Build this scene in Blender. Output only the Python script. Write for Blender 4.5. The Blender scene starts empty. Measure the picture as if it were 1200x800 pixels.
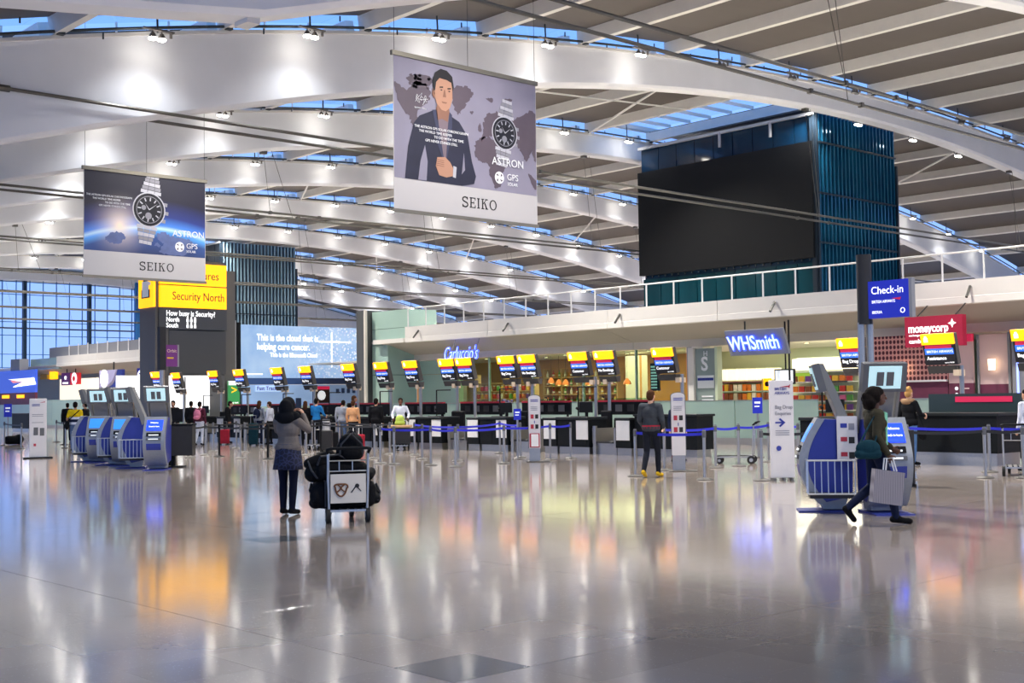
import bpy, bmesh, math, random
import numpy as np
from mathutils import Vector, Matrix
random.seed(7)
D = bpy.data
SC = bpy.context.scene
COL = SC.collection
PI = math.pi

# ------------------------------------------------------------------ camera
FPX = 1456.73                       # focal length in pixels of a 1200x800 frame
YAW = math.radians(47.524); PITCH = math.atan(66.832 / FPX); ROLL = 0.0136967
F0 = Vector((math.cos(YAW), math.sin(YAW), 0)); R0 = Vector((math.sin(YAW), -math.cos(YAW), 0)); U0 = Vector((0, 0, 1))
FW = F0 * math.cos(PITCH) + U0 * math.sin(PITCH)
UP = U0 * math.cos(PITCH) - F0 * math.sin(PITCH)
CAMP = Vector((0, 0, 1.65))
cd = D.cameras.new('camera'); cam = D.objects.new('camera', cd); COL.objects.link(cam)
cd.sensor_width = 36; cd.lens = FPX * 36 / 1200; cd.clip_start = 0.1; cd.clip_end = 600
cr = R0 * math.cos(ROLL) - UP * math.sin(ROLL); cu = R0 * math.sin(ROLL) + UP * math.cos(ROLL)
m4 = Matrix((cr, cu, -FW)).transposed().to_4x4(); m4.translation = CAMP
cam.matrix_world = m4
SC.camera = cam

def ray(px, py):
    X = (px - 600) / FPX; Y = (400 - py) / FPX
    x = math.cos(ROLL) * X + math.sin(ROLL) * Y; y = -math.sin(ROLL) * X + math.cos(ROLL) * Y
    return FW + R0 * x + UP * y
def G(px, py, z=0.0):
    d = ray(px, py); return CAMP + d * ((z - 1.65) / d.z)
def PX(px, py, X):
    d = ray(px, py); return CAMP + d * (X / d.x)
def PY(px, py, Y):
    d = ray(px, py); return CAMP + d * (Y / d.y)

# ------------------------------------------------------------------ world (dusk sky) and exposure
W = D.worlds.new('dusk'); SC.world = W; W.use_nodes = True
nt = W.node_tree; nt.nodes.clear()
o = nt.nodes.new('ShaderNodeOutputWorld'); b = nt.nodes.new('ShaderNodeBackground')
g = nt.nodes.new('ShaderNodeTexCoord'); s = nt.nodes.new('ShaderNodeSeparateXYZ'); r = nt.nodes.new('ShaderNodeValToRGB')
nt.links.new(g.outputs['Generated'], s.inputs[0]); nt.links.new(s.outputs['Z'], r.inputs[0])
r.color_ramp.elements[0].position = 0.0; r.color_ramp.elements[0].color = (0.36, 0.52, 1.0, 1)
r.color_ramp.elements[1].position = 0.40; r.color_ramp.elements[1].color = (0.17, 0.42, 0.92, 1)
nt.links.new(r.outputs[0], b.inputs[0]); b.inputs[1].default_value = 1.4
nt.links.new(b.outputs[0], o.inputs[0])
SC.view_settings.view_transform = 'Standard'; SC.view_settings.look = 'None'
SC.view_settings.exposure = 0.0; SC.view_settings.gamma = 1.0; SC.view_settings.use_curve_mapping = False

# ------------------------------------------------------------------ materials
M = {}
def srgb(c):
    if isinstance(c, str):
        c = [int(c[i:i+2], 16) / 255 for i in (0, 2, 4)]
    return tuple((x / 12.92 if x <= 0.04045 else ((x + 0.055) / 1.055) ** 2.4) for x in c) + (1,)
def mat(name, col, rough=0.5, metal=0.0, emit=0.0, ecol=None, noise=0.0, nscale=8.0, bump=0.0, bscale=60.0, spec=0.5, sample=False, alpha=None):
    m = D.materials.new(name); m.use_nodes = True; M[name] = m
    t = m.node_tree; p = t.nodes['Principled BSDF']
    c = srgb(col)
    p.inputs['Base Color'].default_value = c; p.inputs['Roughness'].default_value = rough; p.inputs['Metallic'].default_value = metal
    p.inputs['Specular IOR Level'].default_value = spec
    if noise or bump:
        tc = t.nodes.new('ShaderNodeTexCoord')
    if noise:
        n = t.nodes.new('ShaderNodeTexNoise'); n.inputs['Scale'].default_value = nscale; n.inputs['Detail'].default_value = 4
        t.links.new(tc.outputs['Object'], n.inputs['Vector'])
        r = t.nodes.new('ShaderNodeValToRGB')
        r.color_ramp.elements[0].position = .3; r.color_ramp.elements[1].position = .7
        r.color_ramp.elements[0].color = tuple(max(0, x * (1 - noise)) for x in c[:3]) + (1,)
        r.color_ramp.elements[1].color = tuple(min(1, x * (1 + noise)) for x in c[:3]) + (1,)
        t.links.new(n.outputs['Fac'], r.inputs[0]); t.links.new(r.outputs[0], p.inputs['Base Color'])
    if bump:
        n2 = t.nodes.new('ShaderNodeTexNoise'); n2.inputs['Scale'].default_value = bscale
        t.links.new(tc.outputs['Object'], n2.inputs['Vector'])
        bp = t.nodes.new('ShaderNodeBump'); bp.inputs['Strength'].default_value = bump; bp.inputs['Distance'].default_value = .02
        t.links.new(n2.outputs['Fac'], bp.inputs['Height']); t.links.new(bp.outputs[0], p.inputs['Normal'])
    if emit:
        p.inputs['Emission Color'].default_value = srgb(ecol) if ecol else c
        p.inputs['Emission Strength'].default_value = emit
        if not sample: m.cycles.emission_sampling = 'NONE'
    return m
def glass(name, col, refl=0.12, rough=0.02, tint=0.0):
    """thin pane: see-through, tinted, with a reflection"""
    m = D.materials.new(name); m.use_nodes = True; M[name] = m
    t = m.node_tree; t.nodes.clear()
    o = t.nodes.new('ShaderNodeOutputMaterial'); tr = t.nodes.new('ShaderNodeBsdfTransparent'); gl = t.nodes.new('ShaderNodeBsdfGlossy')
    df = t.nodes.new('ShaderNodeBsdfDiffuse')
    c = srgb(col)
    tr.inputs[0].default_value = c; gl.inputs['Roughness'].default_value = rough; gl.inputs[0].default_value = (1, 1, 1, 1)
    df.inputs[0].default_value = c
    mx = t.nodes.new('ShaderNodeMixShader'); mx.inputs[0].default_value = tint
    t.links.new(tr.outputs[0], mx.inputs[1]); t.links.new(df.outputs[0], mx.inputs[2])
    m2 = t.nodes.new('ShaderNodeMixShader'); lw = t.nodes.new('ShaderNodeLayerWeight'); lw.inputs['Blend'].default_value = refl
    t.links.new(lw.outputs['Fresnel'], m2.inputs[0]); t.links.new(mx.outputs[0], m2.inputs[1]); t.links.new(gl.outputs[0], m2.inputs[2])
    t.links.new(m2.outputs[0], o.inputs[0])
    return m

mat('girder_white', 'eaebee', .55, noise=.03, nscale=.6)
mat('deck', '554f4b', .7, noise=.06, nscale=.7)
mat('purlin_white', 'dcd9d4', .55, noise=.03, nscale=2)
mat('tube_white', 'e4e2de', .4)
mat('steel_dark', '3a3f42', .4, .6)
mat('rod_steel', '5d5b56', .35, .5)
mat('lamp_body', '77726d', .4, .5)
mat('lamp_glow', 'ffffff', .3, emit=42, ecol='fff8ec', sample=True)
mat('steel', 'aaa69f', .34, .85, noise=.05, nscale=30)
mat('steel_base', '5f5d5a', .55, .4, spec=.2)
mat('black', '121316', .55, noise=.1, nscale=20, spec=.15)
mat('black_gloss', '0e1014', .18)
mat('screen_black', '111214', .55, spec=.12)
mat('charcoal', '2f2f31', .5, noise=.05, spec=.2)
mat('dark_column', '4b4c4b', .4)
mat('white', 'e9e7e4', .5, noise=.02)
mat('white_paint', 'e8e2d8', .6, noise=.02, nscale=1)
mat('beige', 'd5cdc0', .65, noise=.03, nscale=1)
mat('grey', '8d8d8f', .5)
mat('grey_dark', '5e5f61', .5)
mat('kiosk_grey', '92969c', .4, .3, noise=.05, nscale=15)
mat('kiosk_blue', '28358c', .4, noise=.06, nscale=6)
mat('belt_blue', '2b2fd0', .6)
mat('belt_black', '1c1d20', .6)
mat('yellow', 'c08a00', .5, emit=2.3, ecol='ffa000')
mat('yellow_flat', 'f5c81c', .5)
mat('yellow_sign', 'd8a000', .5, emit=1.5, ecol='ffae00')
mat('red_lit', 'c4204a', .5, emit=.55)
mat('blue_lit', '2f6fe0', .5, emit=.9)
mat('navy_screen', '171b28', .3, emit=.25)
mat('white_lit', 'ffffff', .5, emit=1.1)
mat('white_soft', 'eef3f6', .5, emit=.55)
mat('white_print', 'f4f4f4', .6)
mat('text_dark', '22201e', .6)
mat('text_blue', '2d3a96', .6)
mat('mint', 'a6c3b6', .25, noise=.03, nscale=.8)
mat('green_panel', 'a3bfb1', .25, noise=.03, nscale=.8)
glass('sky_glass', 'f6faff', .012)
glass('shop_glass', 'd3e6de', .12)
glass('rail_glass', 'e6f2ef', .08)
glass('mint_glass', 'bcd6cc', .15, .15, tint=.62)

# ------------------------------------------------------------------ mesh building
CH = {}
def adopt(o, parent):
    o.parent = parent; CH.setdefault(parent.name, []).append(o)
TS = D.scenes.new('scratch')         # scratch scene: evaluates text and remeshing away from the main scene
def bake(o):
    TS.collection.objects.link(o); vl = TS.view_layers[0]; vl.update()
    me = D.meshes.new_from_object(o.evaluated_get(vl.depsgraph)); D.objects.remove(o)
    return me
class MB:
    """collects shapes of ONE part; build() links them as one mesh object"""
    def __init__(s): s.v = []; s.f = []; s.mi = []; s.cur = 0
    def add(s, vs, fs):
        n = len(s.v); s.v += [tuple(x) for x in vs]
        for f in fs: s.f.append([i + n for i in f]); s.mi.append(s.cur)
        return s
    def box(s, x0, x1, y0, y1, z0, z1):
        v = [(x0,y0,z0),(x1,y0,z0),(x1,y1,z0),(x0,y1,z0),(x0,y0,z1),(x1,y0,z1),(x1,y1,z1),(x0,y1,z1)]
        return s.add(v, [(0,3,2,1),(4,5,6,7),(0,1,5,4),(1,2,6,5),(2,3,7,6),(3,0,4,7)])
    def cbox(s, cx, cy, cz, sx, sy, sz): return s.box(cx-sx/2, cx+sx/2, cy-sy/2, cy+sy/2, cz-sz/2, cz+sz/2)
    def bbox(s, x0, x1, y0, y1, z0, z1, b=.01):
        """box with chamfered edges"""
        v = []; 
        for z, k in ((z0, 1), (z0+b, 0), (z1-b, 0), (z1, 1)):
            i = b if k else 0
            v += [(x0+b+i*.0, y0+i, z),(x1-b, y0+i, z),(x1-i, y0+b, z),(x1-i, y1-b, z),(x1-b, y1-i, z),(x0+b, y1-i, z),(x0+i, y1-b, z),(x0+i, y0+b, z)]
        f = [tuple(range(7,-1,-1)), tuple(range(24,32))]
        for k in range(3):
            for j in range(8): f.append((k*8+j, k*8+(j+1)%8, k*8+8+(j+1)%8, k*8+8+j))
        return s.add(v, f)
    def tube(s, p0, p1, r0, r1=None, n=10, cap=True):
        r1 = r0 if r1 is None else r1
        return s.path([p0, p1], [r0, r1], n, cap)
    def path(s, pts, rad, n=10, cap=True, closed=False):
        pts = [Vector(p) for p in pts]; k = len(pts)
        if not hasattr(rad, '__len__'): rad = [rad] * k
        base = len(s.v); prev = None; vs = []
        for i, p in enumerate(pts):
            if closed: t = pts[(i+1) % k] - pts[i-1]
            else: t = pts[min(i+1, k-1)] - pts[max(i-1, 0)]
            t.normalize()
            if prev is None:
                a = Vector((0,0,1)) if abs(t.z) < .9 else Vector((1,0,0)); u = t.cross(a).normalized()
            else: u = (prev - t * prev.dot(t)).normalized()
            prev = u; w = t.cross(u)
            for j in range(n):
                q = 2*PI*j/n; vs.append(p + (u*math.cos(q) + w*math.sin(q)) * rad[i])
        f = []
        for i in range(k if closed else k-1):
            a = i*n; bb = ((i+1) % k)*n
            for j in range(n): f.append((a+j, a+(j+1)%n, bb+(j+1)%n, bb+j))
        if cap and not closed: f.append(tuple(range(n-1,-1,-1))); f.append(tuple(range((k-1)*n, k*n)))
        return s.add(vs, f)
    def lathe(s, prof, n=16, c=(0,0,0), axis='z'):
        vs = []; f = []
        for (r, z) in prof:
            for j in range(n):
                q = 2*PI*j/n
                if axis == 'z': vs.append((c[0]+r*math.cos(q), c[1]+r*math.sin(q), c[2]+z))
                elif axis == 'x': vs.append((c[0]+z, c[1]+r*math.cos(q), c[2]+r*math.sin(q)))
                else: vs.append((c[0]+r*math.sin(q), c[1]+z, c[2]+r*math.cos(q)))
        for i in range(len(prof)-1):
            for j in range(n): f.append((i*n+j, i*n+(j+1)%n, (i+1)*n+(j+1)%n, (i+1)*n+j))
        f.append(tuple(range(n-1,-1,-1))); f.append(tuple(range((len(prof)-1)*n, len(prof)*n)))
        return s.add(vs, f)
    def ell(s, c, r, n=12, m=8, rot=None):
        vs = [];  f = []
        for i in range(m+1):
            a = PI*i/m - PI/2
            for j in range(n):
                q = 2*PI*j/n; p = Vector((r[0]*math.cos(a)*math.cos(q), r[1]*math.cos(a)*math.sin(q), r[2]*math.sin(a)))
                if rot is not None: p = rot @ p
                vs.append(p + Vector(c))
        for i in range(m):
            for j in range(n): f.append((i*n+j, i*n+(j+1)%n, (i+1)*n+(j+1)%n, (i+1)*n+j))
        return s.add(vs, f)
    def prism(s, pts, a, b, plane='xz'):
        """outline pts (2-D, any winding) between a and b along the third axis; plane names the outline's axes"""
        def P(p, q):
            return {'xz': (p[0], q, p[1]), 'yz': (q, p[0], p[1]), 'xy': (p[0], p[1], q)}[plane]
        n = len(pts); vs = [P(p, a) for p in pts] + [P(p, b) for p in pts]
        f = [tuple(range(n)), tuple(range(2*n-1, n-1, -1))] + [(i, i+n, (i+1) % n + n, (i+1) % n) for i in range(n)]
        return s.add(vs, f)
    def build(s, name, material, parent=None, smooth=False, loc=None, rot=None, link=True):
        me = D.meshes.new(name); me.from_pydata(s.v, [], s.f)
        ms = material if isinstance(material, (list, tuple)) else [material]
        for q in ms: me.materials.append(M[q] if isinstance(q, str) else q)
        if len(ms) > 1:
            for p, i in zip(me.polygons, s.mi): p.material_index = i
        bm = bmesh.new(); bm.from_mesh(me); bmesh.ops.recalc_face_normals(bm, faces=bm.faces); bm.to_mesh(me); bm.free()
        if smooth:
            me.polygons.foreach_set('use_smooth', [True]*len(me.polygons))
            try: me.set_sharp_from_angle(angle=math.radians(40))
            except Exception: pass
        me.update()
        ob = D.objects.new(name, me)
        if link: COL.objects.link(ob)
        if parent: adopt(ob, parent)
        if loc is not None: ob.location = loc
        if rot is not None: ob.rotation_euler = rot
        return ob
def mb(): return MB()
def empty(name, loc=(0,0,0), rz=0.0, parent=None):
    o = D.objects.new(name, None); COL.objects.link(o); o.location = loc; o.rotation_euler = (0, 0, rz); o.empty_display_size = .2
    if parent: adopt(o, parent)
    return o
def tag(o, label=None, cat=None, group=None, kind=None):
    if label: o['label'] = label
    if cat: o['category'] = cat
    if group: o['group'] = group
    if kind: o['kind'] = kind
    return o
def thing(name, label, cat, loc=(0,0,0), rz=0.0, group=None):
    return tag(empty(name, loc, rz), label, cat, group)
def copy_tree(o, parent=None, loc=None, rz=None, label=None, group=None):
    c = o.copy(); COL.objects.link(c)
    if parent: adopt(c, parent)
    if loc is not None: c.location = loc
    if rz is not None: c.rotation_euler = (0, 0, rz)
    if label: c['label'] = label
    if group: c['group'] = group
    for ch in list(CH.get(o.name, ())): copy_tree(ch, c)
    return c
def shared(name, mesh, parent=None, loc=(0,0,0), rot=(0,0,0), scale=(1,1,1)):
    o = D.objects.new(name, mesh); COL.objects.link(o); o.location = loc; o.rotation_euler = rot; o.scale = scale
    if parent: adopt(o, parent)
    return o
def text(name, body, size, material, parent, loc, rot=(PI/2, 0, 0), extrude=.004, align='LEFT', shear=0.0, bold=0.0, sx=1.0, spacing=1.0, valign='TOP_BASELINE'):
    cu = D.curves.new(name, 'FONT'); cu.body = body; cu.size = size; cu.extrude = extrude; cu.align_x = align; cu.shear = shear; cu.offset = bold
    cu.space_character = spacing; cu.resolution_u = 3
    t = D.objects.new(name, cu); me = bake(t); D.curves.remove(cu)
    me.name = name; me.materials.clear(); me.materials.append(M[material])
    o = D.objects.new(name, me); COL.objects.link(o)
    adopt(o, parent); o.location = loc; o.rotation_euler = rot; o.scale = (sx, 1, 1)
    return o
# text facing -Y reads along +X: rot (90,0,0).  text facing -X reads along -Y: rot (90,0,-90)
FACE_Y = (PI/2, 0, 0); FACE_X = (PI/2, 0, -PI/2)
# ------------------------------------------------------------------ floor
fl = tag(empty('floor'), kind='structure')
TX, TY = 0.612, 0.59; OX, OY = 4.68, 5.65
m = D.materials.new('terrazzo'); m.use_nodes = True; M['terrazzo'] = m
t = m.node_tree; p = t.nodes['Principled BSDF']
geo = t.nodes.new('ShaderNodeNewGeometry')
def vmath(op, a, bvec=None):
    n = t.nodes.new('ShaderNodeVectorMath'); n.operation = op; t.links.new(a, n.inputs[0])
    if bvec is not None: n.inputs[1].default_value = bvec
    return n.outputs[0]
v = vmath('SUBTRACT', geo.outputs['Position'], (OX, OY, 0)); v = vmath('DIVIDE', v, (TX, TY, 10)); v = vmath('FLOOR', v)
wn = t.nodes.new('ShaderNodeTexWhiteNoise'); t.links.new(v, wn.inputs[0])
n1 = t.nodes.new('ShaderNodeTexNoise'); n1.inputs['Scale'].default_value = 1.3; n1.inputs['Detail'].default_value = 5
n2 = t.nodes.new('ShaderNodeTexVoronoi'); n2.inputs['Scale'].default_value = 26
for n in (n1, n2): t.links.new(geo.outputs['Position'], n.inputs['Vector'])
ramp = t.nodes.new('ShaderNodeValToRGB'); ramp.color_ramp.elements[0].color = srgb('958a82'); ramp.color_ramp.elements[1].color = srgb('a79b92')
mx = t.nodes.new('ShaderNodeMath'); mx.operation = 'MULTIPLY_ADD'; mx.inputs[1].default_value = .55
t.links.new(wn.outputs['Value'], mx.inputs[0]); 
sc = t.nodes.new('ShaderNodeMath'); sc.operation = 'MULTIPLY'; sc.inputs[1].default_value = .45; t.links.new(n1.outputs['Fac'], sc.inputs[0])
t.links.new(sc.outputs[0], mx.inputs[2]); t.links.new(mx.outputs[0], ramp.inputs[0])
fleck = t.nodes.new('ShaderNodeValToRGB'); fleck.color_ramp.elements[0].position = .10; fleck.color_ramp.elements[1].position = .16
fleck.color_ramp.elements[0].color = (1,1,1,1); fleck.color_ramp.elements[1].color = (0,0,0,1)
t.links.new(n2.outputs['Distance'], fleck.inputs[0])
cm = t.nodes.new('ShaderNodeMix'); cm.data_type = 'RGBA'; cm.inputs['B'].default_value = srgb('bdb6ae')
fk = t.nodes.new('ShaderNodeMath'); fk.operation = 'MULTIPLY'; fk.inputs[1].default_value = .6; t.links.new(fleck.outputs[0], fk.inputs[0])
t.links.new(fk.outputs[0], cm.inputs['Factor']); t.links.new(ramp.outputs[0], cm.inputs['A'])
t.links.new(cm.outputs['Result'], p.inputs['Base Color'])
rr = t.nodes.new('ShaderNodeMapRange'); rr.inputs['To Min'].default_value = .085; rr.inputs['To Max'].default_value = .13
t.links.new(n1.outputs['Fac'], rr.inputs['Value']); t.links.new(rr.outputs[0], p.inputs['Roughness'])
p.inputs['Specular IOR Level'].default_value = 1.0; p.inputs['Coat Weight'].default_value = .3; p.inputs['Coat Roughness'].default_value = .085; p.inputs['Coat IOR'].default_value = 1.5
bp = t.nodes.new('ShaderNodeBump'); bp.inputs['Strength'].default_value = .02; bp.inputs['Distance'].default_value = .02
n3 = t.nodes.new('ShaderNodeTexNoise'); n3.inputs['Scale'].default_value = 5; t.links.new(geo.outputs['Position'], n3.inputs['Vector'])
t.links.new(n3.outputs['Fac'], bp.inputs['Height']); t.links.new(bp.outputs[0], p.inputs['Normal'])
mat('grout', '7a736e', .5)
mat('floor_inset', '5c5e60', .1, noise=.08, nscale=6)
q = mb().box(-6, 125, -48, 160, -.2, -.004).build('grout_bed', 'grout', fl)
# one tile mesh, chamfered so that joints sit below the surface
def tile_mesh(gx, gy):
    c = .0003; z1 = 0.0; z0 = -.02
    x0, x1, y0, y1 = gx, TX-gx, gy, TY-gy
    vs = [(x0,y0,z0),(x1,y0,z0),(x1,y1,z0),(x0,y1,z0),(x0,y0,z1-c),(x1,y0,z1-c),(x1,y1,z1-c),(x0,y1,z1-c),(x0+c,y0+c,z1),(x1-c,y0+c,z1),(x1-c,y1-c,z1),(x0+c,y1-c,z1)]
    fs = [(0,1,5,4),(1,2,6,5),(2,3,7,6),(3,0,4,7),(4,5,9,8),(5,6,10,9),(6,7,11,10),(7,4,8,11),(8,9,10,11)]
    return vs, fs
vs, fs = tile_mesh(.0007, .0007)
tm = D.meshes.new('tile'); tm.from_pydata(vs, [], fs); tm.materials.append(M['terrazzo'])
tmd = D.meshes.new('tile_dark'); tmd.from_pydata(vs, [], fs); tmd.materials.append(M['floor_inset'])
def in_view(x, y):
    d = Vector((x, y, 0)) - CAMP; dep = d.dot(FW)
    if dep < 3: return None
    px = 600 + FPX * d.dot(cr) / dep; py = 400 - FPX * d.dot(cu) / dep
    if -60 < px < 1260 and py < 850: return dep
    return None
cells = []; rest = []
for i in range(-17, 70):
    for j in range(-14, 120):
        x = OX + i*TX; y = OY + j*TY
        dep = in_view(x + TX/2, y + TY/2)
        if dep is not None and dep < 16: cells.append((dep, i, j))
cells.sort(); near = set((i, j) for _, i, j in cells[:300])
# expansion joints: a wider gap every sixth tile
def gap(i, j):
    dx = .006 if i % 6 == 0 else 0; dy = .006 if j % 6 == 0 else 0
    return dx, dy
for (i, j) in sorted(near):
    dx, dy = gap(i, j)
    msh = tmd if (i, j) in ((0, 0), (5, 12)) else tm
    shared('tile', msh, fl, (OX + i*TX + dx, OY + j*TY + dy, 0), (0,0,0), (1 - dx/TX, 1 - dy/TY, 1))
st = mb()
for i in range(-17, 196):
    for j in range(-90, 262):
        if (i, j) in near: continue
        x = OX + i*TX; y = OY + j*TY
        if x > 45 and y < 52: continue
        dx, dy = gap(i, j)
        st.v += [(x+dx+.0012, y+dy+.0012, 0), (x+TX-.0012, y+dy+.0012, 0), (x+TX-.0012, y+TY-.0012, 0), (x+dx+.0012, y+TY-.0012, 0)]
        n = len(st.v); st.f.append((n-4, n-3, n-2, n-1)); st.mi.append(0)
tag(st.build('tile_field', 'terrazzo', fl), 'polished grey terrazzo tiles running on across the hall', kind='stuff')

# ------------------------------------------------------------------ roof
CB = (0.213259686, -0.0571071008, -5.05613206, 6.03999923, 15.7328465)
CT = (-0.139422860, 0.380638936, -3.66049429, 4.44759495, 17.5736343)
def pv(c, X):
    u = (X - 40) / 40; r = 0
    for k in c: r = r*u + k
    return r
def zb(X): return pv(CB, X) if X > 13 else pv(CB, 13) - .13*(13 - X)
def zt(X): return pv(CT, X)
Y1, SP, LX0 = 38.668, 17.045, 18.878
def GY(i): return Y1 + (i-1)*SP
XA, XE = -5.0, 124.0
ce = tag(empty('ceiling'), kind='structure')
XS = [XA + (XE-XA)*k/64 for k in range(65)]
GW = 0.9
def loft_x(xs, sec):
    """section list (y,z)(X) lofted along X"""
    vs = []; f = []
    for x in xs: vs += [(x, y, z) for (y, z) in sec(x)]
    n = len(sec(xs[0]))
    for k in range(len(xs)-1):
        for j in range(n): f.append((k*n+j, k*n+(j+1)%n, (k+1)*n+(j+1)%n, (k+1)*n+j))
    f.append(tuple(range(n))); f.append(tuple(range((len(xs)-1)*n, len(xs)*n)))
    return vs, f
girders = {}
for i in range(-3, 9):
    y0 = 0.0
    a = mb(); a.add(*loft_x(XS, lambda X: [(0, zb(X)+.12), (.12, zb(X)), (GW-.12, zb(X)), (GW, zb(X)+.12), (GW, zt(X)), (0, zt(X))]))
    if i == -3: gmesh = None
    if i == -3:
        go = a.build('girder', 'girder_white', ce, smooth=True); gmesh = go.data
        fm = mb(); fm.add(*loft_x(XS, lambda X: [(-.10, zt(X)-.14), (-.10, zt(X)-.02), (0.02, zt(X)-.02), (0.02, zt(X)-.14)])); 
        fo = fm.build('top_flange', 'purlin_white', go); 
        pm = mb(); pm.path([(X, -.28, zt(X)+.06) for X in XS], .055, 8); po = pm.build('track_pipe', 'steel_dark', go, smooth=True)
        cm_ = mb()
        for n in range(-3, 18):
            X = LX0 + 3 + 6*n
            if X > XE-2: continue
            cm_.cbox(X, -.28, zt(X)+.06, .22, .2, .24)
            cm_.tube((X+1.4, -.28, zt(X)+.06), (X+1.4, -.28, zt(X)+.26), .03, n=6)
            cm_.tube((X-1.3, -.28, zt(X)+.06), (X-1.3, -.28, zt(X)+.26), .03, n=6)
        co = cm_.build('track_clamp', 'steel_dark', go)
        ties = []
        for dy in (-.2, GW+.2):
            tmb = mb(); tmb.tube((14, dy, 11.42), (113, dy, 11.42), .06, n=8)
            tmb.tube((13.6, dy, 11.42), (14.3, dy, 11.42), .11, n=8)
            for X in (34, 37, 58, 61, 82, 85): tmb.cbox(X, dy, 11.42, .14, .16, .16)
            ties.append(tmb.build('tie_rod', 'rod_steel', go, smooth=True))
        hg = mb()
        for X in (34, 58, 82):
            hg.tube((X, GW/2, zb(X)), (X, -.2, 11.42), .014, n=5); hg.tube((X+.5, GW/2, zb(X+.5)), (X+2.2, GW+.2, 11.42), .014, n=5)
            hg.cbox(X, GW/2, zb(X)-.05, .3, .3, .2)
        ho = hg.build('hanger_rods', 'rod_steel', go)
        gparts = [fo, po, co] + ties + [ho]
        nb = mb(); nb.cbox(13, GW/2, zb(13)-.02, .3, .5, .14); no = nb.build('knee_bracket', 'purlin_white', go)
        gparts.append(no)
        go.location = (0, GY(i), 0); girders[i] = go
    else:
        g2 = shared('girder', gmesh, ce, (0, GY(i), 0)); girders[i] = g2
        for q in gparts: shared(q.name.split('.')[0], q.data, g2)

# purlins, deck panels and roof glazing of each bay
pu = mb(); pu.box(-.2, .2, GW-.05, SP+.02, 0, .6); 
puo = None
PXS = [LX0 + 3 + 6*n for n in range(-4, 18) if LX0 + 3 + 6*n < XE]
dk = mb(); dk.box(0, 1, 0, SP - 3.0, 0, .12)
dmesh = None; twm = None
gl = mb(); gl.box(0, 1, 0, 3.2, 0, .02); glm = None
for i in range(-3, 8):
    for X in PXS:
        sl = math.atan((zt(X+.5)-zt(X-.5)))
        if puo is None: puo = pu.build('purlin', 'purlin_white', ce, loc=(X, GY(i), zt(X)), rot=(0, -sl, 0))
        else: shared('purlin', puo.data, ce, (X, GY(i), zt(X)), (0, -sl, 0))
    edges = [XA] + PXS + [XE]
    for a, c in zip(edges[:-1], edges[1:]):
        L = math.hypot(c-a, zt(c)-zt(a)); sl = math.atan2(zt(c)-zt(a), c-a)
        if i in (1, 5) and 57 < a < 60:     # glazed strip above each lift tower
            if twm is None:
                tg = mb().box(0, 1, 0, SP-3.0, .3, .34).build('tower_skylight_pane', 'sky_glass', ce); twm = tg.data; tg.location = (a, GY(i)+2.9, zt(a)+.58); tg.rotation_euler = (0, -sl, 0); tg.scale = (L, 1, 1)
                tb = mb()
                for q in range(9): tb.box(0, 1, .2+q*1.7, .28+q*1.7, .1, .3)
                tbo = tb.build('tower_skylight_bars', 'purlin_white', ce, loc=tg.location, rot=(0, -sl, 0)); tbo.scale = (L, 1, 1); tbm = tbo.data
            else:
                shared('tower_skylight_pane', twm, ce, (a, GY(i)+2.9, zt(a)+.58), (0, -sl, 0), (L, 1, 1)); shared('tower_skylight_bars', tbm, ce, (a, GY(i)+2.9, zt(a)+.58), (0, -sl, 0), (L, 1, 1))
        elif dmesh is None:
            dd = dk.build('deck_panel', 'deck', ce, loc=(a, GY(i)+2.9, zt(a)+.58), rot=(0, -sl, 0)); dd.scale = (L, 1, 1); dmesh = dd.data
        else: shared('deck_panel', dmesh, ce, (a, GY(i)+2.9, zt(a)+.58), (0, -sl, 0), (L, 1, 1))
        if glm is None:
            dd = gl.build('skylight_pane', 'sky_glass', ce, loc=(a, GY(i)-.25, zt(a)+1.0), rot=(0, -sl, 0)); dd.scale = (L, 1, 1); glm = dd.data
        else: shared('skylight_pane', glm, ce, (a, GY(i)-.25, zt(a)+1.0), (0, -sl, 0), (L, 1, 1))
# upstands and glazing bars of the skylights (a bar every 1.5 m)
ub = mb()
for k in range(len(XS)-1):
    a, c = XS[k], XS[k+1]
    ub.add([(a, -.1, zt(a)+.58), (c, -.1, zt(c)+.58), (c, -.1, zt(c)+1.0), (a, -.1, zt(a)+1.0)], [(0,1,2,3)])
    ub.box(a-.03, a+.03, 2.85, 2.92, zt(a)+.6, zt(a)+1.0)
ubm = None
for i in range(-3, 8):
    if ubm is None:
        uo = ub.build('skylight_frame', 'purlin_white', ce, loc=(0, GY(i), 0)); ubm = uo.data
    else: shared('skylight_frame', ubm, ce, (0, GY(i), 0))
# wind braces crossing some bays under the purlins
wb = mb(); wb.tube((49.0, GW, zt(49)-.05), (58.0, SP, zt(58)-.05), .07, n=8)
wb.tube((31, SP, zt(31)-.05), (22, GW, zt(22)-.05), .06, n=8); wb.tube((79, GW, zt(79)-.05), (91, SP, zt(91)-.05), .07, n=8)
wb.tube((40, SP*.5, zt(40)-.02), (58, SP*.5, zt(58)-.02), .05, n=8)
wbm = None
for i in range(1, 8):
    if wbm is None: w_ = wb.build('wind_brace', 'tube_white', ce, loc=(0, GY(i), 0)); wbm = w_.data
    else: shared('wind_brace', wbm, ce, (0, GY(i), 0))

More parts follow.
